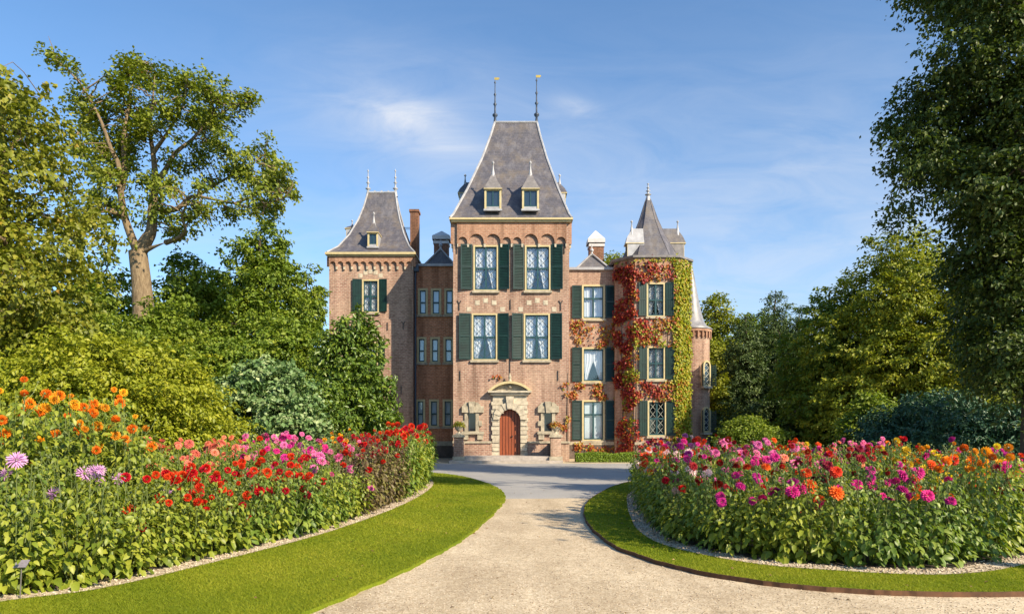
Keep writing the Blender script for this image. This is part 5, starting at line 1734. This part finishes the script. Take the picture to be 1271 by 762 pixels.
# ------------------------------------------------------------------ creepers on the walls
def creeper(name, label, mat, patches, size=.16, stems=()):
    """patches: (frame, s0, s1, z0, z1, leaves per m2, clumpiness)."""
    Ps, Ns = [], []
    for fr_, s0, s1, z0, z1, dens, cl in patches:
        n = int((s1 - s0) * (z1 - z0) * dens)
        if cl > 0:
            k = max(2, int((s1 - s0) * (z1 - z0) * 2.2))
            c = np.stack([s0 + rng.random(k) * (s1 - s0), z0 + rng.random(k) * (z1 - z0)], 1)
            q = c[rng.integers(0, k, n)] + rng.normal(size=(n, 2)) * np.array([.26, .22]) * cl
        else:
            q = np.stack([s0 + rng.random(n) * (s1 - s0), z0 + rng.random(n) * (z1 - z0)], 1)
        nv = np.array(fr_(0, 1, 0)) - np.array(fr_(0, 0, 0))
        if cl <= 0: q[:, 0] += rng.normal(size=n) * .06
        d = .03 + .16 * rng.random(n) ** 1.5
        for (s, z), dd in zip(q, d):
            if s < -.05 or s > fr_.L + .05: continue
            if any(fr_ is w[0] and w[1] < s < w[2] and w[3] < z < w[4] for w in CLEAR): continue
            Ps.append(fr_(s, dd, max(z, .1))); Ns.append(nv)
    P = np.array(Ps); N = np.array(Ns)
    n = len(P)
    Nn = N + rng.normal(size=(n, 3)) * .45 + np.array([0, 0, .35])
    Tt = rng.normal(size=(n, 3)) * .5 + np.array([0, 0, -1.0])
    L = size * (.7 + .6 * rng.random(n))
    V, Fa = leaf_arrays(P, Nn, Tt, L, L * .85)
    o0 = P[np.argmin(P[:, 2])]; loc = (float(o0[0]), float(o0[1]), 0.0)
    root = empty(name, loc, label, 'climbing plant')
    me = np_mesh('foliage', V, Fa, np.repeat(rng.random(n), 2)); rel(me, loc)
    link('foliage', me, mat, root)
    if stems:
        mb = MB(loc)
        for fr_, pts in stems:
            mb.tube([fr_(s, .03, z) for s, z in pts], [.03 * (1 - .7 * i / (len(pts) - 1)) for i in range(len(pts))], 5, False)
        mb.build('stem', M_BARKD, root)
    return root
frF = fR.fr
CLEAR = [(frF, wx(792.6, YR) - fx0, wx(836.5, YR) - fx0, wz(b_, YR) + .04, wz(t_, YR) - .04) for t_, b_ in ((350, 394), (429, 472), (496, 542))]
CLEAR += [(wr_.fr, wx(710.5, YRC) - xb + .3, wx(763, YRC) - xb + .3, wz(b_, YRC) + .04, wz(t_, YRC) - .04) for t_, b_ in ((354, 397), (431, 475), (497, 548))]
frL8 = frame_of(pl[7], pl[0]); frR8 = frame_of(pl[1], pl[2])
X = lambda px: wx(px, YR) - fx0
Z = lambda py: wz(py, YR)
LW = frL8.L
creeper('creeper', 'yellow-green creeper covering the sunlit right corner of the right-hand tower', LM['yellow'],
        [(frR8, 0, frR8.L, .1, Z(320), 360, 0), (frF, X(835.5), X(840.5), .1, Z(322), 330, .0), (frF, X(827), X(838), Z(349), Z(322), 90, .8), (frF, X(786), X(840), Z(325), Z(319), 170, 0), (frL8, 0, LW, Z(326), Z(320), 60, 0), (frF, X(787), X(793), Z(500), Z(395), 150, .8),
         (frF, X(793), X(838), Z(429), Z(396), 34, .7), (frF, X(828), X(838), Z(497), Z(472), 90, .8), (frL8, LW - .5, LW, Z(560), Z(400), 70, .8), (frF, X(836), X(840), Z(470), Z(396), 180, .4)],
        .15, [(frR8, [(.5, .1), (.55, 4), (.5, 8), (.6, 11.4)]), (frF, [(X(838), .1), (X(837.5), 5), (X(838), 11)])])
creeper('creeper', 'scarlet creeper climbing the shaded left corner of the right-hand tower', LM['red'],
        [(frL8, .0, LW, 3.0, Z(331), 230, .8), (frL8, .3, LW, .1, 5.0, 180, .7), (frF, X(787.5), X(826), Z(350), Z(327), 130, .8), (frF, X(826), X(834), Z(350), Z(326), 100, .7), (frF, X(787.5), X(791), Z(420), Z(350), 110, .6),
         (frF, X(788), X(818), Z(496), Z(473), 170, .8), (frF, X(790), X(838), Z(428), Z(396), 85, .7), (frF, X(788), X(798), Z(560), Z(500), 60, .7), (frF, X(790), X(838), Z(556), Z(545), 60, .7)],
        .16, [(frL8, [(.5, .1), (.6, 3), (.45, 7), (.7, 11)]), (frF, [(X(789), .1), (X(790), 4), (X(789), 9)])])
creeper('creeper', 'mixed orange and green creeper sprawling round the windows of the right-hand tower', LM['orange'],
        [(frF, X(824), X(840), Z(560), Z(470), 60, .9), (frF, X(826), X(840), Z(470), Z(350), 60, .9), (frF, X(787.5), X(795), Z(500), Z(350), 90, .8), (frF, X(788), X(840), Z(429), Z(396), 70, .9),
         (frF, X(788), X(840), Z(349), Z(325), 60, .9), (frF, X(788), X(840), Z(497), Z(473), 60, .9), (frF, X(788), X(840), .1, Z(545), 60, .8), (frR8, 0, .5, .2, Z(330), 60, .7), (frL8, LW - .45, LW, .2, Z(330), 70, .7)],
        .145, [(frF, [(X(826), .1), (X(830), 4), (X(828), 10)])])
X2 = lambda px: wx(px, YRC) - (xb - .3)
Z2 = lambda py: wz(py, YRC)
creeper('creeper', 'orange-red creeper in bands between the windows of the right wing', LM['orange'],
        [(wr_.fr, X2(707.5), X2(764), Z2(494), Z2(477), 190, .5), (wr_.fr, X2(707), X2(737), Z2(428), Z2(399), 80, .8), (wr_.fr, X2(730), X2(768), Z2(429), Z2(399), 70, .9), (wr_.fr, X2(763.5), X2(770), Z2(550), Z2(400), 130, .5), (wr_.fr, X2(707), X2(764), .15, Z2(551), 170, .6), (wr_.fr, X2(764), X2(772), .2, Z2(400), 90, .8),
         (fm.fr, fm.fr.L - .30, fm.fr.L - .02, .3, wz(436, YM), 26, .5), (fm.fr, fm.fr.L - .8, fm.fr.L - .2, wz(536, YM), wz(520, YM), 60, .5), (fm.fr, wx(612, YM) - xa, wx(634, YM) - xa, wz(473, YM), wz(465, YM), 40, .4)],
        .15, [(wr_.fr, [(X2(767), .1), (X2(766), 3), (X2(767), 7)]), (fm.fr, [(fm.fr.L - .1, .1), (fm.fr.L - .12, 2.5), (fm.fr.L - .08, 5)])])

# ------------------------------------------------------------------ hedge, ball bush and urns by the castle
def clipped(name, label, cat, x0, x1, y0, y1, h, n, mat, round_=False):
    loc = ((x0 + x1) / 2, y0, 0)
    root = empty(name, loc, label, cat)
    if round_:
        d = sphere_dirs(n); d[:, 2] = np.abs(d[:, 2])
        c = np.array([(x0 + x1) / 2, (y0 + y1) / 2, .05]); P = c + d * np.array([(x1 - x0) / 2, (y1 - y0) / 2, h]) * (.9 + .12 * rng.random((n, 1))); N = d
    else:
        u = rng.random((n, 3)); side = rng.random(n)
        P = np.stack([x0 + u[:, 0] * (x1 - x0), y0 + u[:, 1] * (y1 - y0), .03 + u[:, 2] * h], 1); N = np.zeros((n, 3))
        top = side < .45; fr_ = (side >= .45) & (side < .85); sd = side >= .85
        P[top, 2] = h + rng.normal(size=top.sum()) * .035 + .04 * np.sin(P[top, 0] * 3.1); N[top, 2] = 1
        P[fr_, 1] = y0 + rng.normal(size=fr_.sum()) * .035; N[fr_, 1] = -1
        P[sd, 0] = np.where(u[sd, 0] < .5, x0, x1); N[sd, 0] = np.where(u[sd, 0] < .5, -1, 1)
    Nn = N + rng.normal(size=(n, 3)) * .6
    V, Fa = leaf_arrays(P, Nn, rng.normal(size=(n, 3)) + N, .09 * (.7 + .6 * rng.random(n)), .055)
    me = np_mesh('foliage', V, Fa, np.repeat(rng.random(n), 2)); rel(me, loc); link('foliage', me, mat, root)
    mb = MB(loc)
    if round_: mb.lathe((loc[0], (y0 + y1) / 2), [(.05, 0), (.04, h * .7)], 6)
    else:
        for k in range(int((x1 - x0) / .5)): mb.tube([(x0 + .25 + k * .5, (y0 + y1) / 2, 0), (x0 + .3 + k * .5, (y0 + y1) / 2, h * .8)], .02, 5)
    mb.build('stems', M_BARKD, root)
    return root
clipped('hedge', 'low clipped box hedge along the foot of the right wing', 'hedge', wx(716, 37.2), wx(797, 37.2), 37.2, 37.8, .42, 9000, LM['box'])
clipped('box_ball', 'small rounded green bush left of the castle steps', 'bush', wx(517, 38.2), wx(532, 38.2), 38.0, 38.8, .62, 2600, LM['box'], True)

for a, b_, lab, pmat in ((563.3, 575, 'stone urn on the brick pier left of the castle door', 'yellow'), (683.5, 696.5, 'stone urn on the brick pier right of the castle door', 'red')):
    x0, x1 = wx(a, 36.75), wx(b_, 36.75)
    cx_, cy_, z0 = (x0 + x1) / 2, 37.0, wz(542.5, 36.75) + .16
    u = empty('urn', (cx_, cy_, z0), lab, 'urn')
    mb = MB((cx_, cy_, z0))
    mb.box(cx_ - .15, cx_ + .15, cy_ - .15, cy_ + .15, z0 + .001, z0 + .06)
    mb.build('foot', M_STONEP, u)
    mb = MB((cx_, cy_, z0))
    mb.lathe((cx_, cy_), [(.10, z0 + .061), (.05, z0 + .13), (.08, z0 + .16), (.20, z0 + .26), (.24, z0 + .38), (.27, z0 + .42), (.22, z0 + .42), (.18, z0 + .36), (.01, z0 + .34)], 14)
    mb.build('bowl', M_STONEP, u, True)
    n = 420
    d = sphere_dirs(n); d[:, 2] = np.abs(d[:, 2]) * .9 - .1
    P = np.array([cx_, cy_, z0 + .42]) + d * np.array([.36, .36, .34]) * (rng.random((n, 1)) ** .4)
    V, Fa = leaf_arrays(P, d + rng.normal(size=(n, 3)) * .5 + [0, 0, .4], d + rng.normal(size=(n, 3)) * .4, .10, .05)
    ploc = (cx_, cy_, z0 + .36)
    me = np_mesh('potted_plant', V, Fa, np.repeat(rng.random(n), 2)); rel(me, ploc)
    o = link('potted_plant', me, LM['yellow'] if pmat == 'yellow' else LM['orange'], None, ploc)
    tag(o, ('yellow-green' if pmat == 'yellow' else 'reddish') + ' leafy plant growing in the urn ' + ('left' if a < 600 else 'right') + ' of the castle door', 'potted plant')

# ------------------------------------------------------------------ dahlia beds
def bloom_mesh(kind, seed):
    g = np.random.default_rng(seed)
    V, Fq, rn = [], [], []
    if kind == 'ball': n, r, th, w, base = 74, .062, 2.35, .030, .45
    elif kind == 'decorative': n, r, th, w, base = 62, .088, 1.75, .036, .2
    else: n, r, th, w, base = 58, .105, 1.9, .020, .15
    for i in range(n):
        t = th * math.sqrt((i + .5) / n)
        a = i * 2.39996 + g.normal() * .06
        d = np.array([math.sin(t) * math.cos(a), math.sin(t) * math.sin(a), math.cos(t)])
        e = np.array([-math.sin(a), math.cos(a), 0])
        u = np.cross(d, e)
        rr = r * (.72 + .28 * math.sin(min(t, 1.57))) * (1 + g.normal() * .05)
        ww = w * (.45 + .55 * math.sin(min(t, 1.57)))
        b = len(V)
        lift = .22 if kind == 'ball' else .1
        tip = d * rr + u * (.012 if kind == 'ball' else -.012)
        m = d * rr * .66
        V += [d * rr * base, m + e * ww * .5 - u * ww * lift, tip + e * ww * .16, tip - e * ww * .16, m - e * ww * .5 - u * ww * lift, m * 1.0 + u * ww * .18]
        Fq += [[b, b + 1, b + 5], [b, b + 5, b + 4], [b + 1, b + 2, b + 5], [b + 5, b + 3, b + 4], [b + 2, b + 3, b + 5]]
        q = g.random() * .7 + .3 * (t / th)
        rn += [q] * 5
    return np.array(V), np.array(Fq), np.array(rn)

PET = dict(scarlet=(0.56, 0.014, 0.008), crimson=(0.26, 0.006, 0.014), orange=(0.80, 0.22, 0.012), amber=(0.80, 0.38, 0.022), yellow=(0.74, 0.56, 0.03), magenta=(0.55, 0.022, 0.22),
           pink=(0.70, 0.15, 0.36), lavender=(0.58, 0.30, 0.54), salmon=(0.74, 0.20, 0.13), blush=(0.74, 0.50, 0.50), vermilion=(0.70, 0.075, 0.012))
PMAT = {k: petal_mat(k + '_petals', v) for k, v in PET.items()}
BLOOMS = {}
def bloom(col, kind):
    k = (col, kind)
    if k not in BLOOMS:
        vs2 = []
        for sd in (1, 2):
            V, Fa, rn = bloom_mesh(kind, sd)
            me = np_mesh('bloom', V, Fa, rn); me.materials.append(PMAT[col]); vs2.append(me)
        BLOOMS[k] = vs2
    return BLOOMS[k][rng.integers(0, 2)]

DM = dict(green=leaf_mat('dahlia_leaves', [(0, (0.075, 0.105, 0.010)), (.5, (0.14, 0.17, 0.016)), (1, (0.22, 0.23, 0.03))], .35, .45, .4),
          lush=leaf_mat('dark_dahlia_leaves', [(0, (0.05, 0.085, 0.011)), (.6, (0.09, 0.135, 0.017)), (1, (0.155, 0.19, 0.03))], .3, .45, .4),
          bronze=leaf_mat('bronze_dahlia_leaves', [(0, (0.05, 0.035, 0.018)), (.6, (0.10, 0.075, 0.03)), (1, (0.13, 0.13, 0.03))], .25, .45, .4))
M_STEM = simple('dahlia_stem', (0.10, 0.13, 0.03), 0.6, 0.3, 8.0)
M_STEMB = simple('bronze_stem', (0.09, 0.045, 0.03), 0.6, 0.3, 8.0)
HGT = (0.9, 1.08, 1.28, 1.5, 1.75, 2.0, 2.2)
PLANTS = {}
def plant_variant(hi, v, mat):
    key = (hi, v, mat)
    if key in PLANTS: return PLANTS[key]
    h = HGT[hi]
    ns = 9
    Ps, Ns, Ts, Ls = [], [], [], []
    mb = MB()
    tips = []
    for i in range(ns):
        a = i * 2.39996 + rng.random() * .5
        r1 = (.10 + .30 * math.sqrt((i + .5) / ns)) * (.9 + .2 * rng.random())
        hs = h * (.72 + .36 * rng.random()) * (1.02 - .18 * (r1 / .4) ** 2)
        base = np.array([.07 * math.cos(a), .07 * math.sin(a), 0])
        top = np.array([r1 * math.cos(a), r1 * math.sin(a), hs])
        mid = base * .3 + top * .7; mid[2] = hs * .5
        path = [base, (base + mid) / 2 + [0, 0, .02], mid, mid * .25 + top * .75, top]
        mb.tube([tuple(p) for p in path], [.010, .009, .008, .006, .0045], 5, False)
        tips.append((top, a, r1))
        for q in range(2):
            t_ = .55 + .4 * rng.random(); p_ = base * (1 - t_) + top * t_; a_ = a + rng.normal() * .9; l_ = .14 + .2 * rng.random()
            e_ = p_ + np.array([math.cos(a_) * l_ * .7, math.sin(a_) * l_ * .7, l_])
            mb.tube([tuple(p_), tuple((p_ + e_) / 2 + [math.cos(a_) * .03, math.sin(a_) * .03, 0]), tuple(e_)], [.004, .0035, .003], 4, False)
            mb.lathe((e_[0], e_[1]), [(.002, e_[2] - .012), (.016, e_[2]), (.014, e_[2] + .014), (.002, e_[2] + .024)], 6)
        out = np.array([math.cos(a), math.sin(a), 0])
        for k in range(int(62 * (.6 + hs * .6))):
            t = rng.random() ** .72 * .97
            p = base * (1 - t) + top * t
            p = p + out * (.10 * math.sin(math.pi * t)) 
            ang = a + rng.normal() * 1.3
            o2 = np.array([math.cos(ang), math.sin(ang), 0])
            bulge = (.19 if hi >= 4 else .16) + .08 * math.sin(math.pi * min(1, t * 1.1))
            p = p + o2 * bulge * rng.random() ** .5 + np.array([0, 0, rng.normal() * .03])
            Ps.append(p); Ts.append(o2 + np.array([0, 0, .25 - .3 * rng.random()]) + rng.normal(size=3) * .25)
            Ns.append(np.array([0, 0, 1.0]) + o2 * .55 + rng.normal(size=3) * .35)
            Ls.append((.112 - .055 * t) * (1.25 if hi >= 4 else 1.0) * (.7 + .6 * rng.random()))
    for k in range(60):                                  # leaves that lie low round the foot
        a = rng.random() * 6.28; o2 = np.array([math.cos(a), math.sin(a), 0])
        Ps.append(o2 * (.12 + .28 * rng.random()) + [0, 0, .04 + .3 * rng.random()]); Ts.append(o2 + rng.normal(size=3) * .3); Ns.append(np.array([0, 0, 1]) + o2 * .7 + rng.normal(size=3) * .3); Ls.append(.12 * (.8 + .5 * rng.random()))
    P, N, T_, L = np.array(Ps), np.array(Ns), np.array(Ts), np.array(Ls)
    P[:, 2] = np.maximum(P[:, 2], .03)
    V, tri, quad = broad_arrays(P, N, T_, L, L * .58)
    n = len(P); rr = rng.random(n)
    me = np_mesh('foliage', V, [tri, quad], np.concatenate([np.repeat(0, 0), np.tile(rr[:, None], (1, 1)).ravel(), rr, rr, rr, rr, rr]))
    # triangles were stacked block by block (four blocks of n), quads likewise (two blocks)
    me.materials.append(DM[mat])
    st = bpy.data.meshes.new('stems'); st.from_pydata(mb.v, [], mb.f); st.update(); st.materials.append(M_STEMB if mat == 'bronze' else M_STEM)
    PLANTS[key] = (me, st, tips, h)
    return PLANTS[key]

NAMES = dict(scarlet='scarlet red', crimson='deep crimson', orange='bright orange', amber='amber yellow', yellow='lemon yellow', magenta='magenta', pink='rose pink', lavender='large pale lavender', salmon='salmon coral', blush='pale blush pink', vermilion='orange-red')
def dahlia(x, y, h, col, bed, kind, nb, size, mat='green'):
    hi = int(np.argmin([abs(h - q) for q in HGT]))
    me, st, tips, hh = plant_variant(hi, int(rng.integers(0, 3)), mat)
    foot = 'bronze leaved ' if mat == 'bronze' else ''
    lab = f'{foot}{NAMES[col]} dahlia plant in bloom in the {bed} flower bed'
    rz = rng.random() * 6.283
    sc = float(np.clip(h / hh, .85, 1.15))
    root = empty('dahlia_plant', (x, y, LAWN_Z + .012), lab, 'dahlia', f'{foot}{NAMES[col]} dahlias in the {bed} bed')
    root.rotation_euler = (0, 0, rz); root.scale = (sc, sc, sc)
    link('foliage', me, None, root); link('stems', st, None, root)
    order = rng.permutation(len(tips))
    for i in range(nb):
        top, a, r1 = tips[order[i % len(tips)]]
        extra = np.array([0, 0, .03 + .07 * rng.random()]) if i < len(tips) else rng.normal(size=3) * .11
        if rng.random() < .14: extra = np.array([math.cos(a) * .10, math.sin(a) * .10, -.10 - .25 * rng.random()])
        p = top + extra
        dw = Vector((rng.normal() * .6 + .1, rng.normal() * .6 - .5, .7)).normalized()
        dw.rotate(Quaternion((0, 0, 1), -rz))
        o = link('bloom', bloom(col, kind), None, root, tuple(p))
        o.rotation_euler = dw.to_track_quat('Z', 'Y').to_euler()
        k = size * (.6 + .6 * rng.random() ** .8) / sc
        o.scale = (k, k, k)

def front_row(line, d, off):
    seg = np.linalg.norm(np.diff(line, axis=0), axis=1); cum = np.concatenate([[0], np.cumsum(seg)])
    q = np.arange(d / 2, cum[-1], d); out = []
    for v in q:
        i = min(np.searchsorted(cum, v) - 1, len(seg) - 1); f = (v - cum[i]) / seg[i]
        out.append(line[i] * (1 - f) + line[i + 1] * f)
    return np.array(out) + rng.normal(size=(len(q), 2)) * off
def scatter(poly, d, first=None):
    lo, hi = poly.min(0), poly.max(0)
    cand = lo + rng.random((9000, 2)) * (hi - lo)
    cand = cand[inside(poly, cand)]
    keep = [] if first is None else list(first)
    for c in cand:
        if all((c[0] - q[0]) ** 2 + (c[1] - q[1]) ** 2 > d * d for q in keep): keep.append(c)
    return np.array(keep)

KINDS = dict(scarlet=('ball', 1.0), crimson=('decorative', .85), orange=('ball', 1.15), amber=('ball', 1.1), yellow=('ball', 1.15), magenta=('decorative', .9), pink=('decorative', .95), lavender=('cactus', .95), salmon=('decorative', .85), blush=('cactus', .9), vermilion=('decorative', 1.05))
def left_dahlias():
    poly = inset(left_bed, .55)
    fr_ = inset(left_bed, .52)[:len(LBs)]
    pts = scatter(poly, .62, front_row(fr_, .5, .04))
    u = dist_line(pts, LBs)
    k_ = (pts[:, 1] > 5.7) & (u < 4.0)
    pts, u = pts[k_], u[k_]
    pxs = CX + pts[:, 0] * F / pts[:, 1]
    m = pxs > -60
    for (x, y), uu, px in zip(pts[m], u[m], pxs[m]):
        h = min(1.95, 1.0 + .24 * max(0, uu - .6))
        mat = 'green' if rng.random() < .6 else 'lush'
        nb = int(rng.integers(3, 7)); k = .98
        if px < 185 and uu < 1.5:
            col, nb = 'lavender', int(rng.integers(1, 3)); h = min(h + .2, 1.45)
        elif px < 172:
            col, nb = 'orange', int(rng.integers(4, 8)); h = min(2.2, 1.35 + .34 * uu)
            if rng.random() < .3: col = 'amber'
        elif px < 385 and uu < 1.75:
            col, nb = 'scarlet', int(rng.integers(7, 13)); h = min(h, 1.12)
        elif px < 290:
            col, nb = 'salmon', int(rng.integers(5, 9)); h = min(h, 1.42)
        elif px < 440:
            col = 'magenta' if rng.random() < .45 else 'pink'; nb = int(rng.integers(5, 10)); h = min(h, 1.5)
            if uu > 2.2 and px > 380: col = 'amber'
            if uu < 1.2: nb = 2
        elif px < 488:
            col, nb = ('crimson' if rng.random() < .5 else 'scarlet'), int(rng.integers(6, 11)); mat = 'bronze' if uu < 2 else mat; h = 1.35 + .25 * rng.random()
        else:
            col, nb = 'scarlet', int(rng.integers(6, 10)); h = 1.62 + .2 * rng.random(); k = 1.25
        if y > 20.2 and px > 470: h = 1.6 + .2 * rng.random()
        kd, sz = KINDS[col]
        dahlia(float(x), float(y), h * (.94 + .12 * rng.random()), col, 'left', kd, nb, sz * k, mat)
    return int(m.sum())

def right_dahlias():
    poly = inset(right_bed, .62)
    q_ = inset(right_bed, .58)
    pts = scatter(poly, .69, front_row(np.vstack([q_, q_[:1]]), .52, .04))
    pxs = CX + pts[:, 0] * F / pts[:, 1]
    u = dist_line(pts, np.vstack([right_bed, right_bed[:1]]))
    m = pxs < 1440
    for (x, y), uu, px in zip(pts[m], u[m], pxs[m]):
        h = 1.10 + .10 * max(0, uu - .6) + (.08 if y > 12 else 0)
        h = min(h, 1.24) * (.86 + .26 * rng.random())
        if rng.random() < .07: h = 1.42
        if px < 880: opts = ('vermilion', 'vermilion', 'pink', 'scarlet', 'blush', 'magenta', 'scarlet')
        elif px < 1010: opts = ('pink', 'magenta', 'crimson', 'yellow', 'scarlet', 'salmon', 'magenta', 'vermilion', 'pink')
        elif px < 1100: opts = ('magenta', 'pink', 'orange', 'vermilion', 'pink', 'crimson', 'salmon', 'scarlet')
        elif px < 1180: opts = ('scarlet', 'yellow', 'amber', 'magenta', 'orange', 'scarlet', 'vermilion')
        else: opts = ('orange', 'amber', 'magenta', 'crimson', 'pink', 'yellow', 'scarlet', 'amber')
        col = opts[int(rng.integers(0, len(opts)))]
        kd, sz = KINDS[col]
        dahlia(float(x), float(y), h, col, 'right', kd, int(rng.integers(5, 10)), sz * (.78 + .3 * rng.random()), 'lush' if rng.random() < .55 else 'green')
    return int(m.sum())
print('dahlias', left_dahlias(), right_dahlias())

# little plant label on a stake at the front of the left bed
lx, ly = gnd(22, 749)
lx, ly = lx + .02, ly + .0
lo = (lx, ly, LAWN_Z + .01)
pl_ = empty('plant_label', lo, 'small grey plant label on a thin stake in front of the left flower bed', 'plant label')
mb = MB(lo)
mb.tube([(lx, ly, LAWN_Z - .05), (lx + .02, ly, .40)], .006, 6); mb.build('stake', M_STAKE, pl_)
mb = MB(lo)
zc_ = wz(699, ly)
q = [(lx - .05, ly - .03, zc_ - .035), (lx + .075, ly - .03, zc_ - .03), (lx + .085, ly + .02, zc_ + .035), (lx - .035, ly + .02, zc_ + .03)]
mb.add(q + [(a, b_ + .006, c - .006) for a, b_, c in q], [(0, 1, 2, 3), (7, 6, 5, 4), (0, 4, 5, 1), (1, 5, 6, 2), (2, 6, 7, 3), (3, 7, 4, 0)])
mb.build('plate', M_PLATE, pl_)

# ------------------------------------------------------------------ grass blades, pebbles, fallen leaves
def grass():
    def sample(poly, hole, n, x0, x1, y0, y1):
        u = rng.random(n)
        y = 1 / (1 / y0 + u * (1 / y1 - 1 / y0))           # density falls with the square of the distance
        x = x0 + rng.random(n) * (x1 - x0)
        P = np.stack([x, y], 1)
        px = CX + x * F / y
        return P[inside(poly, P) & ~inside(hole, P) & (px > -40) & (px < 1320)]
    A = sample(left_lawn, left_bed, 300000, -6, 0.2, 5.3, 29)
    B = sample(right_lawn, right_bed, 280000, 1, 10, 6.8, 25)
    P = np.vstack([A, B]); n = len(P)
    h = .010 + .018 * rng.random(n); w = .0016 * np.maximum(1, P[:, 1] / 5) * (1 + rng.random(n))
    a = rng.random(n) * 6.283
    dx, dy = np.cos(a) * w, np.sin(a) * w
    lean = rng.normal(size=(n, 2)) * .024
    z = np.full(n, LAWN_Z)
    V = np.stack([np.stack([P[:, 0] - dx, P[:, 1] - dy, z], 1), np.stack([P[:, 0] + dx, P[:, 1] + dy, z], 1), np.stack([P[:, 0] + lean[:, 0], P[:, 1] + lean[:, 1], z + h], 1)], 1).reshape(-1, 3)
    pt = .5 + .2 * (np.sin(P[:, 0] * 2.1 + 1.3 * np.sin(P[:, 1] * .9)) + np.sin(P[:, 1] * 1.7 + np.sin(P[:, 0] * 3.3)) + .6 * np.sin(P[:, 0] * 6.1 + P[:, 1] * 4.7))
    me = np_mesh('grass', V, np.arange(3 * n).reshape(-1, 3), np.clip(.5 * rng.random(n) + .5 * pt, 0, 1))
    gm = leaf_mat('grass_blades', [(0, (0.085, 0.12, 0.007)), (.5, (0.16, 0.185, 0.010)), (1, (0.26, 0.245, 0.025))], .4, .6, .2)
    tag(link('grass', me, gm), 'short mown grass blades covering both lawns', 'grass', None, 'stuff')
    print('blades', n)
grass()

def pebbles():
    n = 16000
    u = rng.random(n)
    y = 1 / (1 / 5.6 + u * (1 / 15 - 1 / 5.6)); x = -3 + rng.random(n) * 10
    P = np.stack([x, y], 1)
    P = P[~inside(left_lawn, P) & ~inside(right_lawn, P)]
    n1 = len(P)
    ring = []
    for bed in (left_bed, right_bed):
        q = bed.min(0) + rng.random((60000, 2)) * (bed.max(0) - bed.min(0))
        q = q[inside(bed, q) & ~inside(inset(bed, .36), q)]
        ring.append(q[:7000])
    Q = np.vstack(ring)
    A = np.vstack([P, Q]); n = len(A)
    z = np.concatenate([np.full(n1, .008), np.full(len(Q), LAWN_Z + .006)])
    s = np.concatenate([.004 + .006 * rng.random(n1), .007 + .012 * rng.random(len(Q))])
    oct_ = np.array([[1, 0, 0], [0, 1, 0], [-1, 0, 0], [0, -1, 0], [0, 0, .7], [0, 0, -.7]])
    fc = np.array([[0, 1, 4], [1, 2, 4], [2, 3, 4], [3, 0, 4], [1, 0, 5], [2, 1, 5], [3, 2, 5], [0, 3, 5]])
    a = rng.random(n) * 6.283
    ca, sa = np.cos(a)[:, None], np.sin(a)[:, None]
    ex_ = (.7 + .6 * rng.random((n, 1)))
    V = np.stack([(oct_[None, :, 0] * ca * ex_ - oct_[None, :, 1] * sa) * s[:, None] + A[:, :1], (oct_[None, :, 0] * sa * ex_ + oct_[None, :, 1] * ca) * s[:, None] + A[:, 1:], oct_[None, :, 2] * s[:, None] + (z + s * .25)[:, None]], 2).reshape(-1, 3)
    Fc = (np.arange(n) * 6)[:, None, None] + fc[None]
    me = np_mesh('pebbles', V, Fc.reshape(-1, 3), np.repeat(rng.random(n), 8))
    m, t, b = new_mat('pebble_stone')
    at = nd(t, 'ShaderNodeAttribute'); at.attribute_name = 'rnd'
    t.links.new(ramp(t, at.outputs['Fac'], [(0, (0.16, 0.11, 0.075)), (.5, (0.38, 0.30, 0.205)), (1, (0.58, 0.50, 0.39))]), b.inputs['Base Color'])
    b.inputs['Roughness'].default_value = .9
    tag(link('pebbles', me, m), 'loose pebbles lying on the path and round the flower beds', 'pebbles', None, 'stuff')
pebbles()

def litter():
    n = 420
    y = 6 + rng.random(n) ** 1.3 * 16; x = -2.5 + rng.random(n) * 9
    P = np.stack([x, y], 1)
    onl = inside(left_lawn, P) | inside(right_lawn, P)
    keep = ~inside(left_bed, P) & ~inside(right_bed, P) & (rng.random(n) < np.where(onl & (x > 0), .8, .3))
    P = P[keep]; z = np.where(onl[keep], LAWN_Z + .025, .014); n = len(P)
    V, Fa = leaf_arrays(np.column_stack([P, z]), rng.normal(size=(n, 3)) * .3 + [0, 0, 1], rng.normal(size=(n, 3)), .035 + .03 * rng.random(n), .025)
    me = np_mesh('fallen_leaves', V, Fa, np.repeat(rng.random(n), 2))
    lm = leaf_mat('dry_leaves', [(0, (0.06, 0.03, 0.015)), (.6, (0.17, 0.10, 0.04)), (1, (0.30, 0.2, 0.08))], .1)
    tag(link('fallen_leaves', me, lm), 'dry brown leaves scattered over the lawns and the path', 'leaves', None, 'stuff')
litter()
